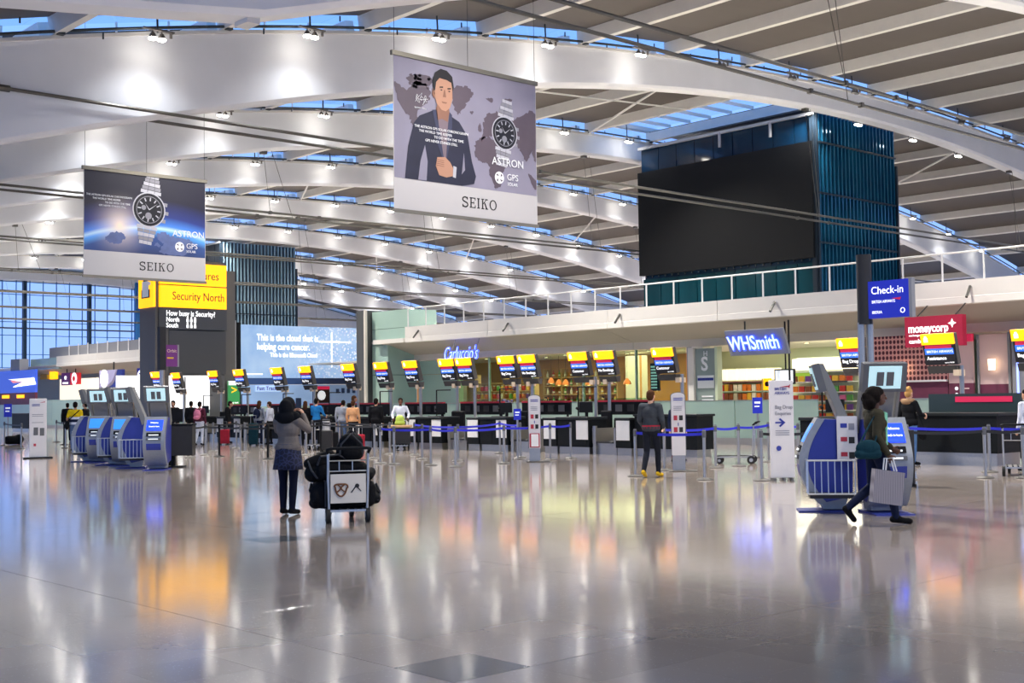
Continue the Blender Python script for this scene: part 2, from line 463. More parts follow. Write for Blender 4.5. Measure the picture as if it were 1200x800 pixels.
# ------------------------------------------------------------------ girder spotlights (real lamps of the hall)
mat('lens_off', '8a8a88', .2)
def make_spot(lens='lamp_glow'):
    r = empty('spotlight')
    mb().box(-.55, .55, -.08, .08, -.05, 0).build('mounting_bar', 'lamp_body', r)
    mb().tube((0.1, .25, -.02), (0.1, .3, .9), .035, n=6).build('stem', 'steel_dark', r)
    for s_ in (-.2, .12):
        hb = mb(); hb.tube((s_, 0, -.05), (s_, 0, -.2), .03, n=6); hb.lathe([(.07, 0), (.15, -.14), (.16, -.24)], 12, (s_, 0, -.16)); hb.v = [(s_+(x-s_)*.8, y*.8, z*.8) for x, y, z in hb.v]; h = hb.build('lamp_head', 'lamp_body', r, smooth=True)
        lb = mb(); lb.ell((s_, 0, -.332), (.15, .15, .06), 12, 6); lb.build('lens', lens, h, smooth=True)
    mb().tube((.45, 0, -.05), (.45, 0, -.22), .05, n=8).build('sensor', 'lamp_body', r)
    return r
sproto = None; soff = None
WHICH = ['nearest', 'second', 'third', 'fourth', 'fifth', 'sixth', 'seventh', 'eighth']
sp_data = {}; cnt = {}
NUM = 'one two three four five six seven eight nine ten eleven twelve thirteen fourteen fifteen sixteen seventeen'.split()
SPOT_W = 2600
def spot_lamp(key, power, ang, blend, col=(1.0, .955, .885)):
    if key in sp_data: return sp_data[key]
    ld = D.lights.new('spot_' + key, 'SPOT'); ld.energy = power; ld.spot_size = math.radians(ang); ld.spot_blend = blend; ld.shadow_soft_size = .22; ld.color = col
    sp_data[key] = ld; return ld
for i in range(-2, 8):
    for n in range(0 if i > 0 else -1, 16):
        X = LX0 + 6*n
        if X > 112: break
        if i >= 2 and X < GY(i)*.34: continue      # outside the frame to the left
        vis = i >= 1
        pos = (X, GY(i)-.95, zt(X)-.15)
        if vis:
            cnt[i] = cnt.get(i, 0) + 1; lab = 'twin spotlight on the %s white roof girder, number %s along it from the left' % (WHICH[i-1], NUM[cnt[i]-1])
            if i == 1 and n >= 5:
                lab = lab.replace('twin spotlight', 'unlit twin spotlight')
                if soff is None: soff = make_spot('lens_off'); soff.location = pos; tag(soff, lab, 'spotlight', 'spotlights along the roof girders')
                else: copy_tree(soff, None, pos, None, lab, 'spotlights along the roof girders')
            elif sproto is None:
                sproto = make_spot(); so = sproto; so.location = pos; tag(so, lab, 'spotlight', 'spotlights along the roof girders')
            else: so = copy_tree(sproto, None, pos, None, lab, 'spotlights along the roof girders')
        if i >= 1 and X < 104 and not (i == 1 and n >= 5):      # head turned to the girder
            lo = D.objects.new('wash_beam', spot_lamp('wash' if i < 3 else 'wash_far', 480 if i < 3 else 950, 122, 1.0, (.93, .96, 1.0))); COL.objects.link(lo)
            lo.location = (X-.08, GY(i)-1.5, zt(X)-.5); lo.rotation_euler = (math.radians(4), 0, 0)
        lo = D.objects.new('floor_beam', spot_lamp('floor', 12500, 104, .95) if n % 2 == 0 else spot_lamp('floor_far', 4200, 104, .95)); COL.objects.link(lo)
        if n % 2 == 0:              # near side of the girder, head turned towards the lower-numbered bay
            lo.location = (X+.2, GY(i)-.98, zt(X)-.66); lo.rotation_euler = (math.radians(-30), 0, 0)
        else:                       # far side of the girder, head turned the other way
            lo.location = (X+.2, GY(i)+GW+.98, zt(X)-.66); lo.rotation_euler = (math.radians(30), 0, 0)
for k, (px, py) in enumerate(((1005, 136), (1069, 154), (1122, 172))):
    q = PY(px, py, GY(1)+GW+.25)
    copy_tree(sproto, None, (q.x, q.y, zb(q.x)+.3), PI, 'twin spotlight peeping from behind the nearest girder, %s of three on the right' % ('first', 'second', 'third')[k], 'spotlights along the roof girders')
# ------------------------------------------------------------------ end window wall far on the left
YW = GY(8) + .3
mat('mullion_blue', '2a76b4', .35, .1)
mat('mullion_dark', '20384e', .4, .4)
wf = tag(empty('wall_far'), kind='structure')
wm = mb()
for k in range(len(XS)-1):
    a, c = XS[k], XS[k+1]
    wm.add([(a, YW, zb(a)-.2), (c, YW, zb(c)-.2), (c, YW, zt(c)+1), (a, YW, zt(a)+1)], [(0,1,2,3)])
wm.build('gable', 'girder_white', wf)
wi = tag(empty('window_1'), kind='structure')
cols = [46 + 1.725*k for k in range(20)]
rows = [0, 3.2, 6.4, 8.1, 10.5, 12.2, 14.0, 15.7, 17.3]
pane = mb().box(.04, 1.685, -.01, .01, 0.04, 1).build('pane', 'sky_glass', wi); pmesh = pane.data
first = True
for a in cols[:-1]:
    for z0, z1 in zip(rows[:-1], rows[1:]):
        sc_ = z1 - z0 - .03
        if first: pane.location = (a, YW, z0); pane.scale = (1, 1, sc_); first = False
        else: shared('pane', pmesh, wi, (a, YW, z0), (0,0,0), (1, 1, sc_))
mu = mb().box(-.05, .05, -.06, .06, 0, 17.6); muo = None
for k, a in enumerate(cols):
    if muo is None: muo = mu.build('mullion', 'mullion_blue', wi, loc=(a, YW, 0))
    else: shared('mullion', muo.data, wi, (a, YW, 0))
tr = mb().box(cols[0], cols[-1], -.05, .05, -.045, .045); tro = None
for z in rows[1:]:
    if tro is None: tro = tr.build('transom', 'mullion_blue', wi, loc=(0, YW, z))
    else: shared('transom', tro.data, wi, (0, YW, z))
for x in (60.7, 69.2):
    mb().box(x-.22, x+.22, YW-.7, YW-.15, 0, 17.4).build('window_post', 'mullion_dark', wi)
mb().box(75.6, 77.4, YW-.6, YW-.1, 0, 18).build('window_post', 'mullion_blue', wi)
# wall closing the airside half of the far end, out of sight behind the sign pylon
mb().box(78.7, XE, YW-.2, YW+.2, 0, 14).build('infill', 'white_paint', wf)

# ------------------------------------------------------------------ lift towers
mat('tower_blue', '08263e', .08, noise=.4, nscale=.25)
mat('fin_glass', '1c5b7c', .1, .35, noise=.35, nscale=.3)
mat('tower_teal', '0c3a44', .12, noise=.5, nscale=.35)
mat('tower_edge', '16202a', .3)
mat('fin_grey', '8aa6b4', .2, .3, noise=.3, nscale=.4)
def tower(y0, y1, top, label, screen, x0=61.8, x1=70.4, teal=9.4):
    t = thing('lift_tower', label, 'tower', (x0, y0, 0))
    L = y1 - y0; Wd = x1 - x0
    mb().box(.15, Wd-.1, .15, L-.1, 4.6, top-.05).build('core', 'tower_blue', t)
    # left face: glass panels
    pm = mb().box(0, .06, .03, 1.35, .02, 1.0); pmm = None
    n = int(L/1.37)
    for k in range(n):
        for (z0, z1, mname) in ((4.6, teal, 'tower_teal'), (16.4, top, 'tower_blue')) if screen else ((4.6, top, 'tower_edge'),):
            o_ = pm.build('glass_panel', mname, t, loc=(.05, k*L/n, z0)); o_.scale = (1, L/n/1.38, z1-z0-.03)
    if screen:
        mb().box(-.35, .05, .1, L-.02, 9.6, 16.42).build('dark_screen', 'screen_black', t)
        dt = mb()
        for k in range(24): dt.box(-.3, -.2, .4+k*.55, .46+k*.55, 9.45, 9.58)
        dt.build('screen_brackets', 'steel_dark', t)
    # right face: storey glass with vertical fins
    mb().box(0, Wd, .08, .12, 4.6, top).build('fin_wall', 'tower_blue' if screen else 'tower_edge', t)
    mb().box(-.2, .2, .0, .3, 4.6, top-.1).build('edge_panel', 'tower_edge', t)
    fm = mb().box(-.05, .05, -.10, .08, 4.6, top); fo = None
    nf = 22
    for k in range(nf):
        x = .2 + k*(Wd-.4)/(nf-1)
        if fo is None: fo = fm.build('fin', 'fin_glass' if screen else 'fin_grey', t, loc=(x, 0, 0))
        else: shared('fin', fo.data, t, (x, 0, 0))
    for z in (7.6, 10.5, 13.4, 16.4):
        mb().box(0, Wd, -.14, .1, z-.05, z+.05).build('fin_bracket_rail', 'tower_edge', t)
    mb().box(-.06, .1, -.1, .1, 4.6, top).build('corner_post', 'tower_edge', t)
    mb().box(Wd-.08, Wd+.08, -.2, .2, 4.6, top-2.2).build('edge_post', 'tower_edge', t)
    # maintenance rail along the top edge
    mb().box(-.3, -.1, .0, L, top-.15, top+.02).build('top_rail', 'grey', t)
    for y in (L*.22, L*.5): mb().tube((-.28, y, top-1.0), (-.28, y, top-.05), .09, n=8).build('rail_stub', 'grey', t)
    return t
tower(41.0, 54.6, 18.1, 'blue glass lift tower carrying the huge blank dark screen above the gallery', True)
tower(110, 123.5, 17.6, 'blue finned glass lift tower behind the light blue cloud billboard', False)

# ------------------------------------------------------------------ mezzanine gallery on the right
mat('soffit', 'b9b0a2', .7)
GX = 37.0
wr = tag(empty('wall_right'), kind='structure')
prof = [(GX-.03, 5.2), (GX-.03, 4.68), (GX-.045, 4.67), (GX-.06, 4.45), (GX+.05, 4.42), (GX+.12, 4.6), (GX+.2, 5.2)]
def seg(name, pts, y0, y1, material, parent=wr): return mb().prism(pts, y0, y1, 'xz').build(name, material, parent)
joints = [4, 13, 22, 29.0, 34.6, 42, 48.1]
for a, c in zip(joints[:-1], joints[1:]):
    seg('fascia_panel', prof, a+.012, c-.012, 'white_paint')
seg('fascia_lip', [(GX-.12, 4.66), (GX-.12, 4.45), (GX+.3, 4.45), (GX+.3, 4.66)], 48.11, 50.6, 'white_paint')
for a, c in ((4, 34.9), (34.93, 50.2)):
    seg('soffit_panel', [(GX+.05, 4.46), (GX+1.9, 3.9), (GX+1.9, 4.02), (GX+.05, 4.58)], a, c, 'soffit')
    seg('header', [(GX+1.85, 3.95), (GX+1.85, 3.62), (GX+2.2, 3.62), (GX+2.2, 3.95)], a, c, 'beige')
mb().box(GX+.1, 62, 4, 51, 4.5, 4.6).build('deck_slab', 'beige', wr)
for y, s_ in ((47.0, 1), (40.6, 1), (33.9, 1), (26.4, 1), (19.0, 1), (15, 1)):
    mb().tube((GX-.05, y, 4.98), (GX-.42, y-.06, 4.62), .045, n=8).build('uplight_stub', 'rod_steel', wr)
# green glazed end block and the dark column
for z0, z1 in ((0, 1.4), (1.42, 2.9), (2.92, 4.4), (4.42, 5.2), (5.22, 6.1)):
    mb().box(GX+.2, GX+2, 48.15 if z0 > 4 else 49.8, 51.1, z0, z1).build('green_glass_panel', 'green_panel', wr)
for z0, z1 in ((0, 1.4), (1.42, 2.9), (2.92, 3.6)):
    mb().box(GX+2.05, GX+2.4, 46.6, 49.7, z0, z1).build('green_glass_panel', 'green_panel', wr)
mb().box(GX-.2, GX+.9, 51.2, 51.9, 0, 6.2).build('dark_column', 'dark_column', wr)
mb().box(GX-.24, GX-.1, 51.1, 51.22, 0, 6.2).build('column_trim', 'beige', wr)
# rooms standing back on the gallery deck
mb().box(43, 46, 41, 50.8, 4.6, 5.7).build('gallery_room', 'beige', wr)
for y in (42.2, 45.4, 48.5): mb().box(42.95, 43.05, y, y+1.1, 4.65, 5.6).build('gallery_room_door', 'grey', wr)

rl = thing('gallery_railing', 'long white metal railing along the edge of the upper gallery', 'railing', (GX+.1, 0, 5.2))
pst = mb().box(-.02, .02, -.025, .025, 0, .9); po = None
yy = 13.0
while yy < 48:
    if po is None: po = pst.build('railing_post', 'tube_white', rl, loc=(0, yy, 0))
    else: shared('railing_post', po.data, rl, (0, yy, 0))
    yy += 1.4
mb().tube((0, 4, .9), (0, 48, .9), .03, n=8).build('handrail', 'tube_white', rl, smooth=True)
rl2 = thing('gallery_railing', 'short inner white railing standing back on the upper gallery floor', 'railing', (42.0, 0, 4.6))
for k in range(9): mb().box(-.03, .03, 36+1.4*k, 36.06+1.4*k, 0, 1.05).build('railing_post', 'tube_white', rl2)
mb().tube((0, 36, 1.05), (0, 47.3, 1.05), .035, n=8).build('handrail', 'tube_white', rl2)

# ------------------------------------------------------------------ second stretch of gallery, far left
wl = tag(empty('wall_left'), kind='structure')
for a, c in ((76.6, 83), (83.03, 90)): 
    seg('fascia_panel', prof, a, c, 'white_paint', wl)
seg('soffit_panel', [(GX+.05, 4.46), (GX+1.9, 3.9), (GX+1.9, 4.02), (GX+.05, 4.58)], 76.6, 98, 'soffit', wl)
mb().box(GX+.2, GX+.4, 90.05, 95.5, 4.3, 5.15).build('green_glass_panel', 'green_panel', wl)
mb().box(GX+.25, GX+.45, 76.6, 92, 5.15, 5.9).build('parapet_panel', 'grey', wl)
for k in range(8): mb().box(GX+.15, GX+.2, 77+1.6*k, 77.06+1.6*k, 5.2, 6.0).build('railing_post', 'tube_white', wl)
mb().box(GX-.6, GX+.1, 95.6, 97.4, 0, 5.2).build('column', 'grey', wl)
mb().box(GX+.1, 62, 76, 158, 4.5, 4.6).build('deck_slab', 'beige', wl)
mb().box(GX-.4, GX+.3, 97.5, 150, 4.25, 4.5).build('fascia_lip', 'white_paint', wl)
mat('wall_bright', 'f2ede2', .6, emit=.0)
mb().box(47, 47.3, 60.5, 150, 0, 4.5).build('back_wall', 'wall_bright', wl)
# ------------------------------------------------------------------ back wall of the shops
ws = tag(empty('wall_shops'), kind='structure')
mat('shop_orange', 'd39a5c', .6, noise=.12, nscale=.5)
mat('shop_green', 'd0dcbb', .6, noise=.04, nscale=.6)
mat('shop_pink', 'e2c4bd', .6)
mat('shop_plum', '6d2d46', .5, noise=.1, nscale=2)
mb().box(47, 47.2, 38.3, 60, 0, 4.5).build('cafe_back_wall', 'shop_orange', ws)
mb().box(47, 47.2, 23.4, 38.2, 0, 4.5).build('shop_back_wall', 'shop_green', ws)
mb().box(42.4, 42.6, 4, 21.4, 0, 4.5).build('exchange_back_wall', 'shop_pink', ws)
mb().prism([(39.3, 31.45), (47, 38.0), (47, 38.3), (39.3, 31.75)], 0, 4.5, 'xy').build('partition', 'white_paint', ws)
mb().prism([(39.3, 21.4), (47, 25.6), (47, 25.8), (39.3, 21.6)], 0, 4.5, 'xy').build('partition', 'shop_green', ws)
mb().box(39.2, 47.2, 4, 60, 3.72, 3.8).build('shop_ceiling', 'white_paint', ws)
mb().box(38.85, 39.35, 31.25, 31.8, 0, 3.62).build('column', 'white_paint', ws)
mb().box(38.95, 39.05, 31.85, 32.15, 0, 3.62).build('steel_jamb', 'steel', ws)

def area(name, loc, sx, sy, power, col=(1, .9, .75), rot=(0,0,0)):
    l = D.lights.new(name, 'AREA'); l.shape = 'RECTANGLE'; l.size = sx; l.size_y = sy; l.energy = power; l.color = col
    o_ = D.objects.new(name, l); COL.objects.link(o_); o_.location = loc; o_.rotation_euler = rot; return o_
area('cafe_ceiling_light', (42.8, 41.5, 3.68), 4, 13, 900, (1, .72, .42))
area('shop_ceiling_light', (43, 28.5, 3.68), 5, 7, 420, (1, .98, .86))
area('exchange_ceiling_light', (40.6, 14, 3.68), 2.5, 13, 200, (1, .84, .78))
area('far_shop_ceiling_light', (41, 84, 3.6), 6, 18, 500, (1, .93, .8))

# ------------------------------------------------------------------ shop glazing: tall panes behind the check-in desks
wg = tag(empty('window_2'), kind='structure')
gy = [32.2, 34.9, 38.0, 41.2, 44.2, 46.6]
for a, c in zip(gy[:-1], gy[1:]):
    mb().box(38.98, 39.02, a+.03, c-.03, .1, 3.6).build('pane', 'shop_glass', wg)
    mb().box(38.94, 39.06, c-.025, c+.025, 0, 3.62).build('mullion', 'green_panel', wg)
# low frosted glass screen standing in front of the shops
sc2 = thing('frosted_glass_screen', 'long pale green frosted glass screen behind the check-in desks', 'screen', (34, 0, 0))
ys = [13.2, 16.5, 19.6, 22.7, 26, 29.3, 32.6, 35.9, 39.2, 42.5, 45.8, 49]
for a, c in zip(ys[:-1], ys[1:]):
    if 19.5 < a < 21: continue
    mb().box(-.02, .02, a+.02, c-.02, .22, 1.48).build('glass_panel', 'mint_glass', sc2)
for a, c in ((13.2, 19.6), (22.7, 49)):
    mb().box(-.12, .1, a, c, 0, .22).build('plinth', 'grey', sc2)
    mb().box(-.03, .03, a, c, 1.475, 1.5).build('cap_rail', 'steel', sc2)
# ------------------------------------------------------------------ sign pylon, billboard
Yp = 55.0
mat('pylon_dark', '55524f', .45); mat('pylon_panel', '3f4043', .4)
py = thing('sign_pylon', 'tall dark sign pylon with yellow lit panels reading Security North', 'sign', (27.35, Yp, 0))
mb().box(0, .7, 0, 1.6, 0, 8.4).build('leg', 'pylon_dark', py)
mb().box(3.75, 4.35, .1, 1.6, 0, 8.2).build('leg', 'pylon_dark', py)
mb().box(.7, 3.75, .1, 1.5, 3.0, 8.6).build('panel', 'pylon_panel', py)
mb().box(.15, 3.75, -.12, .1, 5.2, 6.2).build('message_board', 'pylon_panel', py)
mb().box(.7, 3.75, -.03, .1, 3.05, 5.15).build('blank_screen', 'pylon_panel', py)
yb = mb().box(.18, 3.72, -.16, 0, 6.25, 7.3).build('yellow_panel', 'yellow_sign', py)
yb2 = mb().box(.18, 3.72, -.16, 0, 7.36, 8.42).build('yellow_panel', 'yellow_sign', py)
text('lettering', 'Security North', .56, 'text_dark', yb, (.80, -.17, 6.62), sx=.82)
text('lettering', 'Departures', .56, 'text_dark', yb2, (3.30, -.17, 7.66), align='RIGHT', sx=.9)
ys_ = mb().box(-.12, 0, -.05, 1.5, 6.25, 8.4).build('yellow_side_panel', 'yellow_sign', py)
bag = mb(); bag.box(-.14, -.12, .3, 1.15, 6.7, 7.1); bag.box(-.14, -.12, .55, .95, 7.2, 7.9); bag.build('pictogram', 'text_dark', ys_)
wp = mb(); wp.box(-.15, -.13, .4, 1.05, 6.75, 7.5); wp.box(-.15, -.13, .2, .4, 7.3, 7.45); wp.build('pictogram_figure', 'white_print', ys_)
text('lettering', 'How busy is Security?', .36, 'white_lit', py, (.5, -.13, 5.85), bold=.004, sx=.82)
for z, wd in ((5.56, 'North'), (5.28, 'South')):
    text('lettering', wd, .32, 'white_lit', py, (.5, -.13, z), bold=.004, sx=.85)
    pg = mb()
    for k in range(3): pg.ell((1.62+k*.2, -.13, z+.2), (.05, .01, .05), 8, 4); pg.box(1.565+k*.2, 1.675+k*.2, -.14, -.12, z, z+.14)
    pg.build('busy_icons', 'white_lit', py)
# bright opening beneath and behind the pylon
br = thing('backlit_wall', 'glowing white wall seen beneath the dark sign pylon', 'wall panel', (27.5, 58.5, 0))
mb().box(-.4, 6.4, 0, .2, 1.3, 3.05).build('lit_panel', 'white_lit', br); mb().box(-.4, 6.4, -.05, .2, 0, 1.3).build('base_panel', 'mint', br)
for k in range(3): mb().box(1.2+k*2, 1.26+k*2, -.04, .0, 1.3, 3.0).build('panel_joint', 'grey', br)

Yb = 60.0
m = D.materials.new('cloud_poster'); m.use_nodes = True; M['cloud_poster'] = m
t = m.node_tree; p = t.nodes['Principled BSDF']
tc = t.nodes.new('ShaderNodeTexCoord'); sx = t.nodes.new('ShaderNodeSeparateXYZ'); t.links.new(tc.outputs['Object'], sx.inputs[0])
vz = t.nodes.new('ShaderNodeTexVoronoi'); vz.inputs['Scale'].default_value = 6.5; t.links.new(tc.outputs['Object'], vz.inputs['Vector'])
nz = t.nodes.new('ShaderNodeTexNoise'); nz.inputs['Scale'].default_value = .7; nz.inputs['Detail'].default_value = 6; t.links.new(tc.outputs['Object'], nz.inputs['Vector'])
r1 = t.nodes.new('ShaderNodeValToRGB'); r1.color_ramp.elements[0].position = .35; r1.color_ramp.elements[1].position = .7
r1.color_ramp.elements[0].color = srgb('86b2e6'); r1.color_ramp.elements[1].color = srgb('b4d2f2'); t.links.new(nz.outputs['Fac'], r1.inputs[0])
mr = t.nodes.new('ShaderNodeMapRange'); mr.inputs['From Min'].default_value = 3.2; mr.inputs['From Max'].default_value = 7.2; t.links.new(sx.outputs['X'], mr.inputs['Value'])
vm = t.nodes.new('ShaderNodeMath'); vm.operation = 'LESS_THAN'; vm.inputs[1].default_value = .42; t.links.new(vz.outputs['Distance'], vm.inputs[0])
fm_ = t.nodes.new('ShaderNodeMath'); fm_.operation = 'MULTIPLY'; t.links.new(mr.outputs[0], fm_.inputs[0]); t.links.new(vm.outputs[0], fm_.inputs[1])
hs = t.nodes.new('ShaderNodeValToRGB'); hs.color_ramp.elements[0].color = srgb('dfeaff'); hs.color_ramp.elements[1].color = srgb('8fa6e6'); e_ = hs.color_ramp.elements.new(.5); e_.color = srgb('ffffff')
t.links.new(vz.outputs['Color'], hs.inputs[0])
mxx = t.nodes.new('ShaderNodeMix'); mxx.data_type = 'RGBA'; t.links.new(fm_.outputs[0], mxx.inputs['Factor']); t.links.new(r1.outputs[0], mxx.inputs['A']); t.links.new(hs.outputs[0], mxx.inputs['B'])
p.inputs['Base Color'].default_value = (.08, .1, .14, 1); t.links.new(mxx.outputs['Result'], p.inputs['Emission Color']); p.inputs['Emission Strength'].default_value = .85
m.cycles.emission_sampling = 'NONE'
mat('billboard_blue', '2b4f86', .4); mat('fast_track_wall', '8fb0d8', .4, emit=.2, ecol='8fb4e6'); mat('pill_blue', 'a9c6ef', .4, emit=.5)
bb = thing('billboard', 'wide light blue backlit billboard about the cloud beside the dark pylon', 'billboard', (34.7, Yb, 0))
mb().box(.1, 8.6, 0, .3, 2.95, 5.9).build('poster', 'cloud_poster', bb)
mb().box(-.1, .1, -.1, .4, 0, 6.0).build('frame_post', 'black', bb); mb().box(-.45, -.15, -.05, .4, 0, 6.1).build('frame_edge', 'grey', bb)
mb().box(.1, 8.6, -.08, .35, 2.62, 2.97).build('lower_band', 'billboard_blue', bb)
for (s_, z, body, x) in ((.52, 5.05, 'This is the cloud that is', 1.15), (.52, 4.55, 'helping cure cancer.', 1.15), (.34, 4.15, 'This is the Microsoft Cloud', 2.0)):
    text('lettering', body, s_, 'white_lit', bb, (x, -.01, z), bold=.006, sx=.82)
ln = mb(); ln.box(5.2, 7.4, -.02, 0, 5.02, 5.1); ln.box(6.05, 6.13, -.02, 0, 3.6, 5.6); ln.box(.45, 1.5, -.02, 0, 3.15, 3.22); ln.build('white_lines', 'white_lit', bb)
ft = thing('fast_track_wall', 'pale blue entrance wall with a fast track sign under the billboard', 'wall panel', (34.7, Yb-.1, 0))
mb().box(.1, 8.6, 0, .3, 1.4, 2.6).build('blue_panel', 'fast_track_wall', ft)
mb().box(.1, 8.6, -.05, .3, 0, 1.4).build('mint_panel', 'mint', ft)
pl = mb().bbox(.95, 2.75, -.06, 0, 2.2, 2.55, .03).build('sign_plate', 'pill_blue', ft); text('lettering', 'Fast Track', .3, 'text_blue', pl, (1.05, -.07, 2.3), bold=.004)
mat('poster_dark', '2a2228', .4); 
ps = mb().box(4.7, 5.8, -.08, 0, 1.55, 2.5).build('dark_poster', 'poster_dark', ft); mb().box(4.7, 5.8, -.1, -.08, 2.32, 2.5).build('poster_band', 'red_lit', ps)
rg = mb(); rg.lathe([(.27, 0), (.27, -.03), (.1, -.03)], 16, (5.25, -.08, 1.98), 'y'); rg.build('poster_disc', 'white_soft', ps)
for k in range(5): mb().box(6.3+k*.38, 6.5+k*.38, -.03, 0, 2.1, 2.35+.04*(k % 2)).build('glyph', 'billboard_blue', ft)
mat('exit_green', '2f8f4a', .5, emit=.35)
eg = thing('direction_sign', 'tall green arrow sign on the pylon leg above the check-in desks', 'sign', (31.15, 54.8, 0))
mb().box(.25, .35, .04, .1, 0, 1.35).build('post', 'steel', eg); mb().box(0, .62, 0, .12, 1.35, 2.7).build('panel', 'exit_green', eg)
text('arrow', '>', .6, 'yellow_sign', eg, (.12, -.01, 2.05)); text('lettering', 'way out', .14, 'white_lit', eg, (.08, -.01, 1.6)); mb().box(0, .62, -.01, .1, 2.5, 2.71).build('cap', 'white_soft', eg)

# ------------------------------------------------------------------ hanging banners
mat('banner_grey', '8e899a', .6, noise=.12, nscale=.5); mat('banner_white', 'c6c2c0', .6); mat('map_dark', '5b4f59', .6, noise=.1, nscale=1)
mat('suit', '25263a', .7, noise=.15, nscale=2); mat('suit_hi', '3a3c55', .7); mat('print_skin', 'b98a70', .6); mat('print_skin_dark', '8d6350', .6); mat('print_hair', '171316', .6); mat('print_shirt', '7a6a72', .6)
mat('wsteel', 'c9c7cc', .4, .2); mat('wsteel_dark', '98969c', .4, .2); mat('wdial', '16161b', .4); mat('banner_rail', '8a8476', .4, .5)
DEC = [0]
def decal(pts, material, parent, lvl, name):
    """flat printed shape, pts in banner coordinates (x right, z up)"""
    d = -.004*lvl
    return mb().prism(pts, d, d-.003, 'xz').build(name, material, parent)
def disc(cx, cz, rx, rz, n=28, a0=0, a1=2*PI):
    return [(cx+rx*math.cos(a0+(a1-a0)*k/n), cz+rz*math.sin(a0+(a1-a0)*k/n)) for k in range(n)]
def watch(par, cx, cz, s, tilt, lvl):
    def R(p): 
        c_, s_ = math.cos(tilt), math.sin(tilt); return (cx + s*(p[0]*c_-p[1]*s_), cz + s*(p[0]*s_+p[1]*c_))
    w = decal([R(p) for p in disc(0, 0, 1, 1)], 'wsteel', par, lvl, 'watch_print')
    for sg in (1, -1):
        for k in range(5):
            y = sg*(.92+.22*k); hw = .62-.06*k
            for a, c in ((-hw, -hw*.36), (-hw*.32, hw*.32), (hw*.36, hw)):
                decal([R(p) for p in ((a, y), (c, y), (c, y+sg*.19), (a, y+sg*.19))], 'wsteel' if (k % 2 == 0) else 'wsteel_dark', w, lvl-1 if k == 0 else lvl, 'watch_link')
    for a in (.5, 0, -.5):
        decal([R((1.0*math.cos(a)+dx, 1.0*math.sin(a)+dz)) for dx, dz in ((-.05,-.1), (.2,-.1), (.2,.1), (-.05,.1))], 'wsteel_dark', w, lvl-1, 'watch_pusher')
    decal([R(p) for p in disc(0, 0, .93, .93)], 'wdial', w, lvl+1, 'watch_bezel')
    decal([R(p) for p in disc(0, 0, .78, .78)], 'wsteel_dark', w, lvl+2, 'watch_ring'); decal([R(p) for p in disc(0, 0, .74, .74)], 'wdial', w, lvl+3, 'watch_dial')
    for k in range(12):
        a = k*PI/6; u = (math.cos(a), math.sin(a)); v_ = (-u[1]*.035, u[0]*.035)
        decal([R((u[0]*q+v_[0]*sg, u[1]*q+v_[1]*sg)) for q, sg in ((.5, -1), (.7, -1), (.7, 1), (.5, 1))], 'wsteel', w, lvl+4, 'watch_index')
    decal([R(p) for p in disc(0, -.36, .2, .2, 16)], 'wsteel_dark', w, lvl+4, 'watch_subdial'); decal([R(p) for p in disc(-.34, .06, .14, .14, 16)], 'wsteel_dark', w, lvl+4, 'watch_subdial')
    for a, L in ((.75, .62), (2.3, .42)):
        u = (math.cos(a), math.sin(a)); v_ = (-u[1]*.03, u[0]*.03)
        decal([R((v_[0], v_[1])), R((-v_[0], -v_[1])), R((u[0]*L, u[1]*L))], 'wsteel', w, lvl+5, 'watch_hand')
    return w
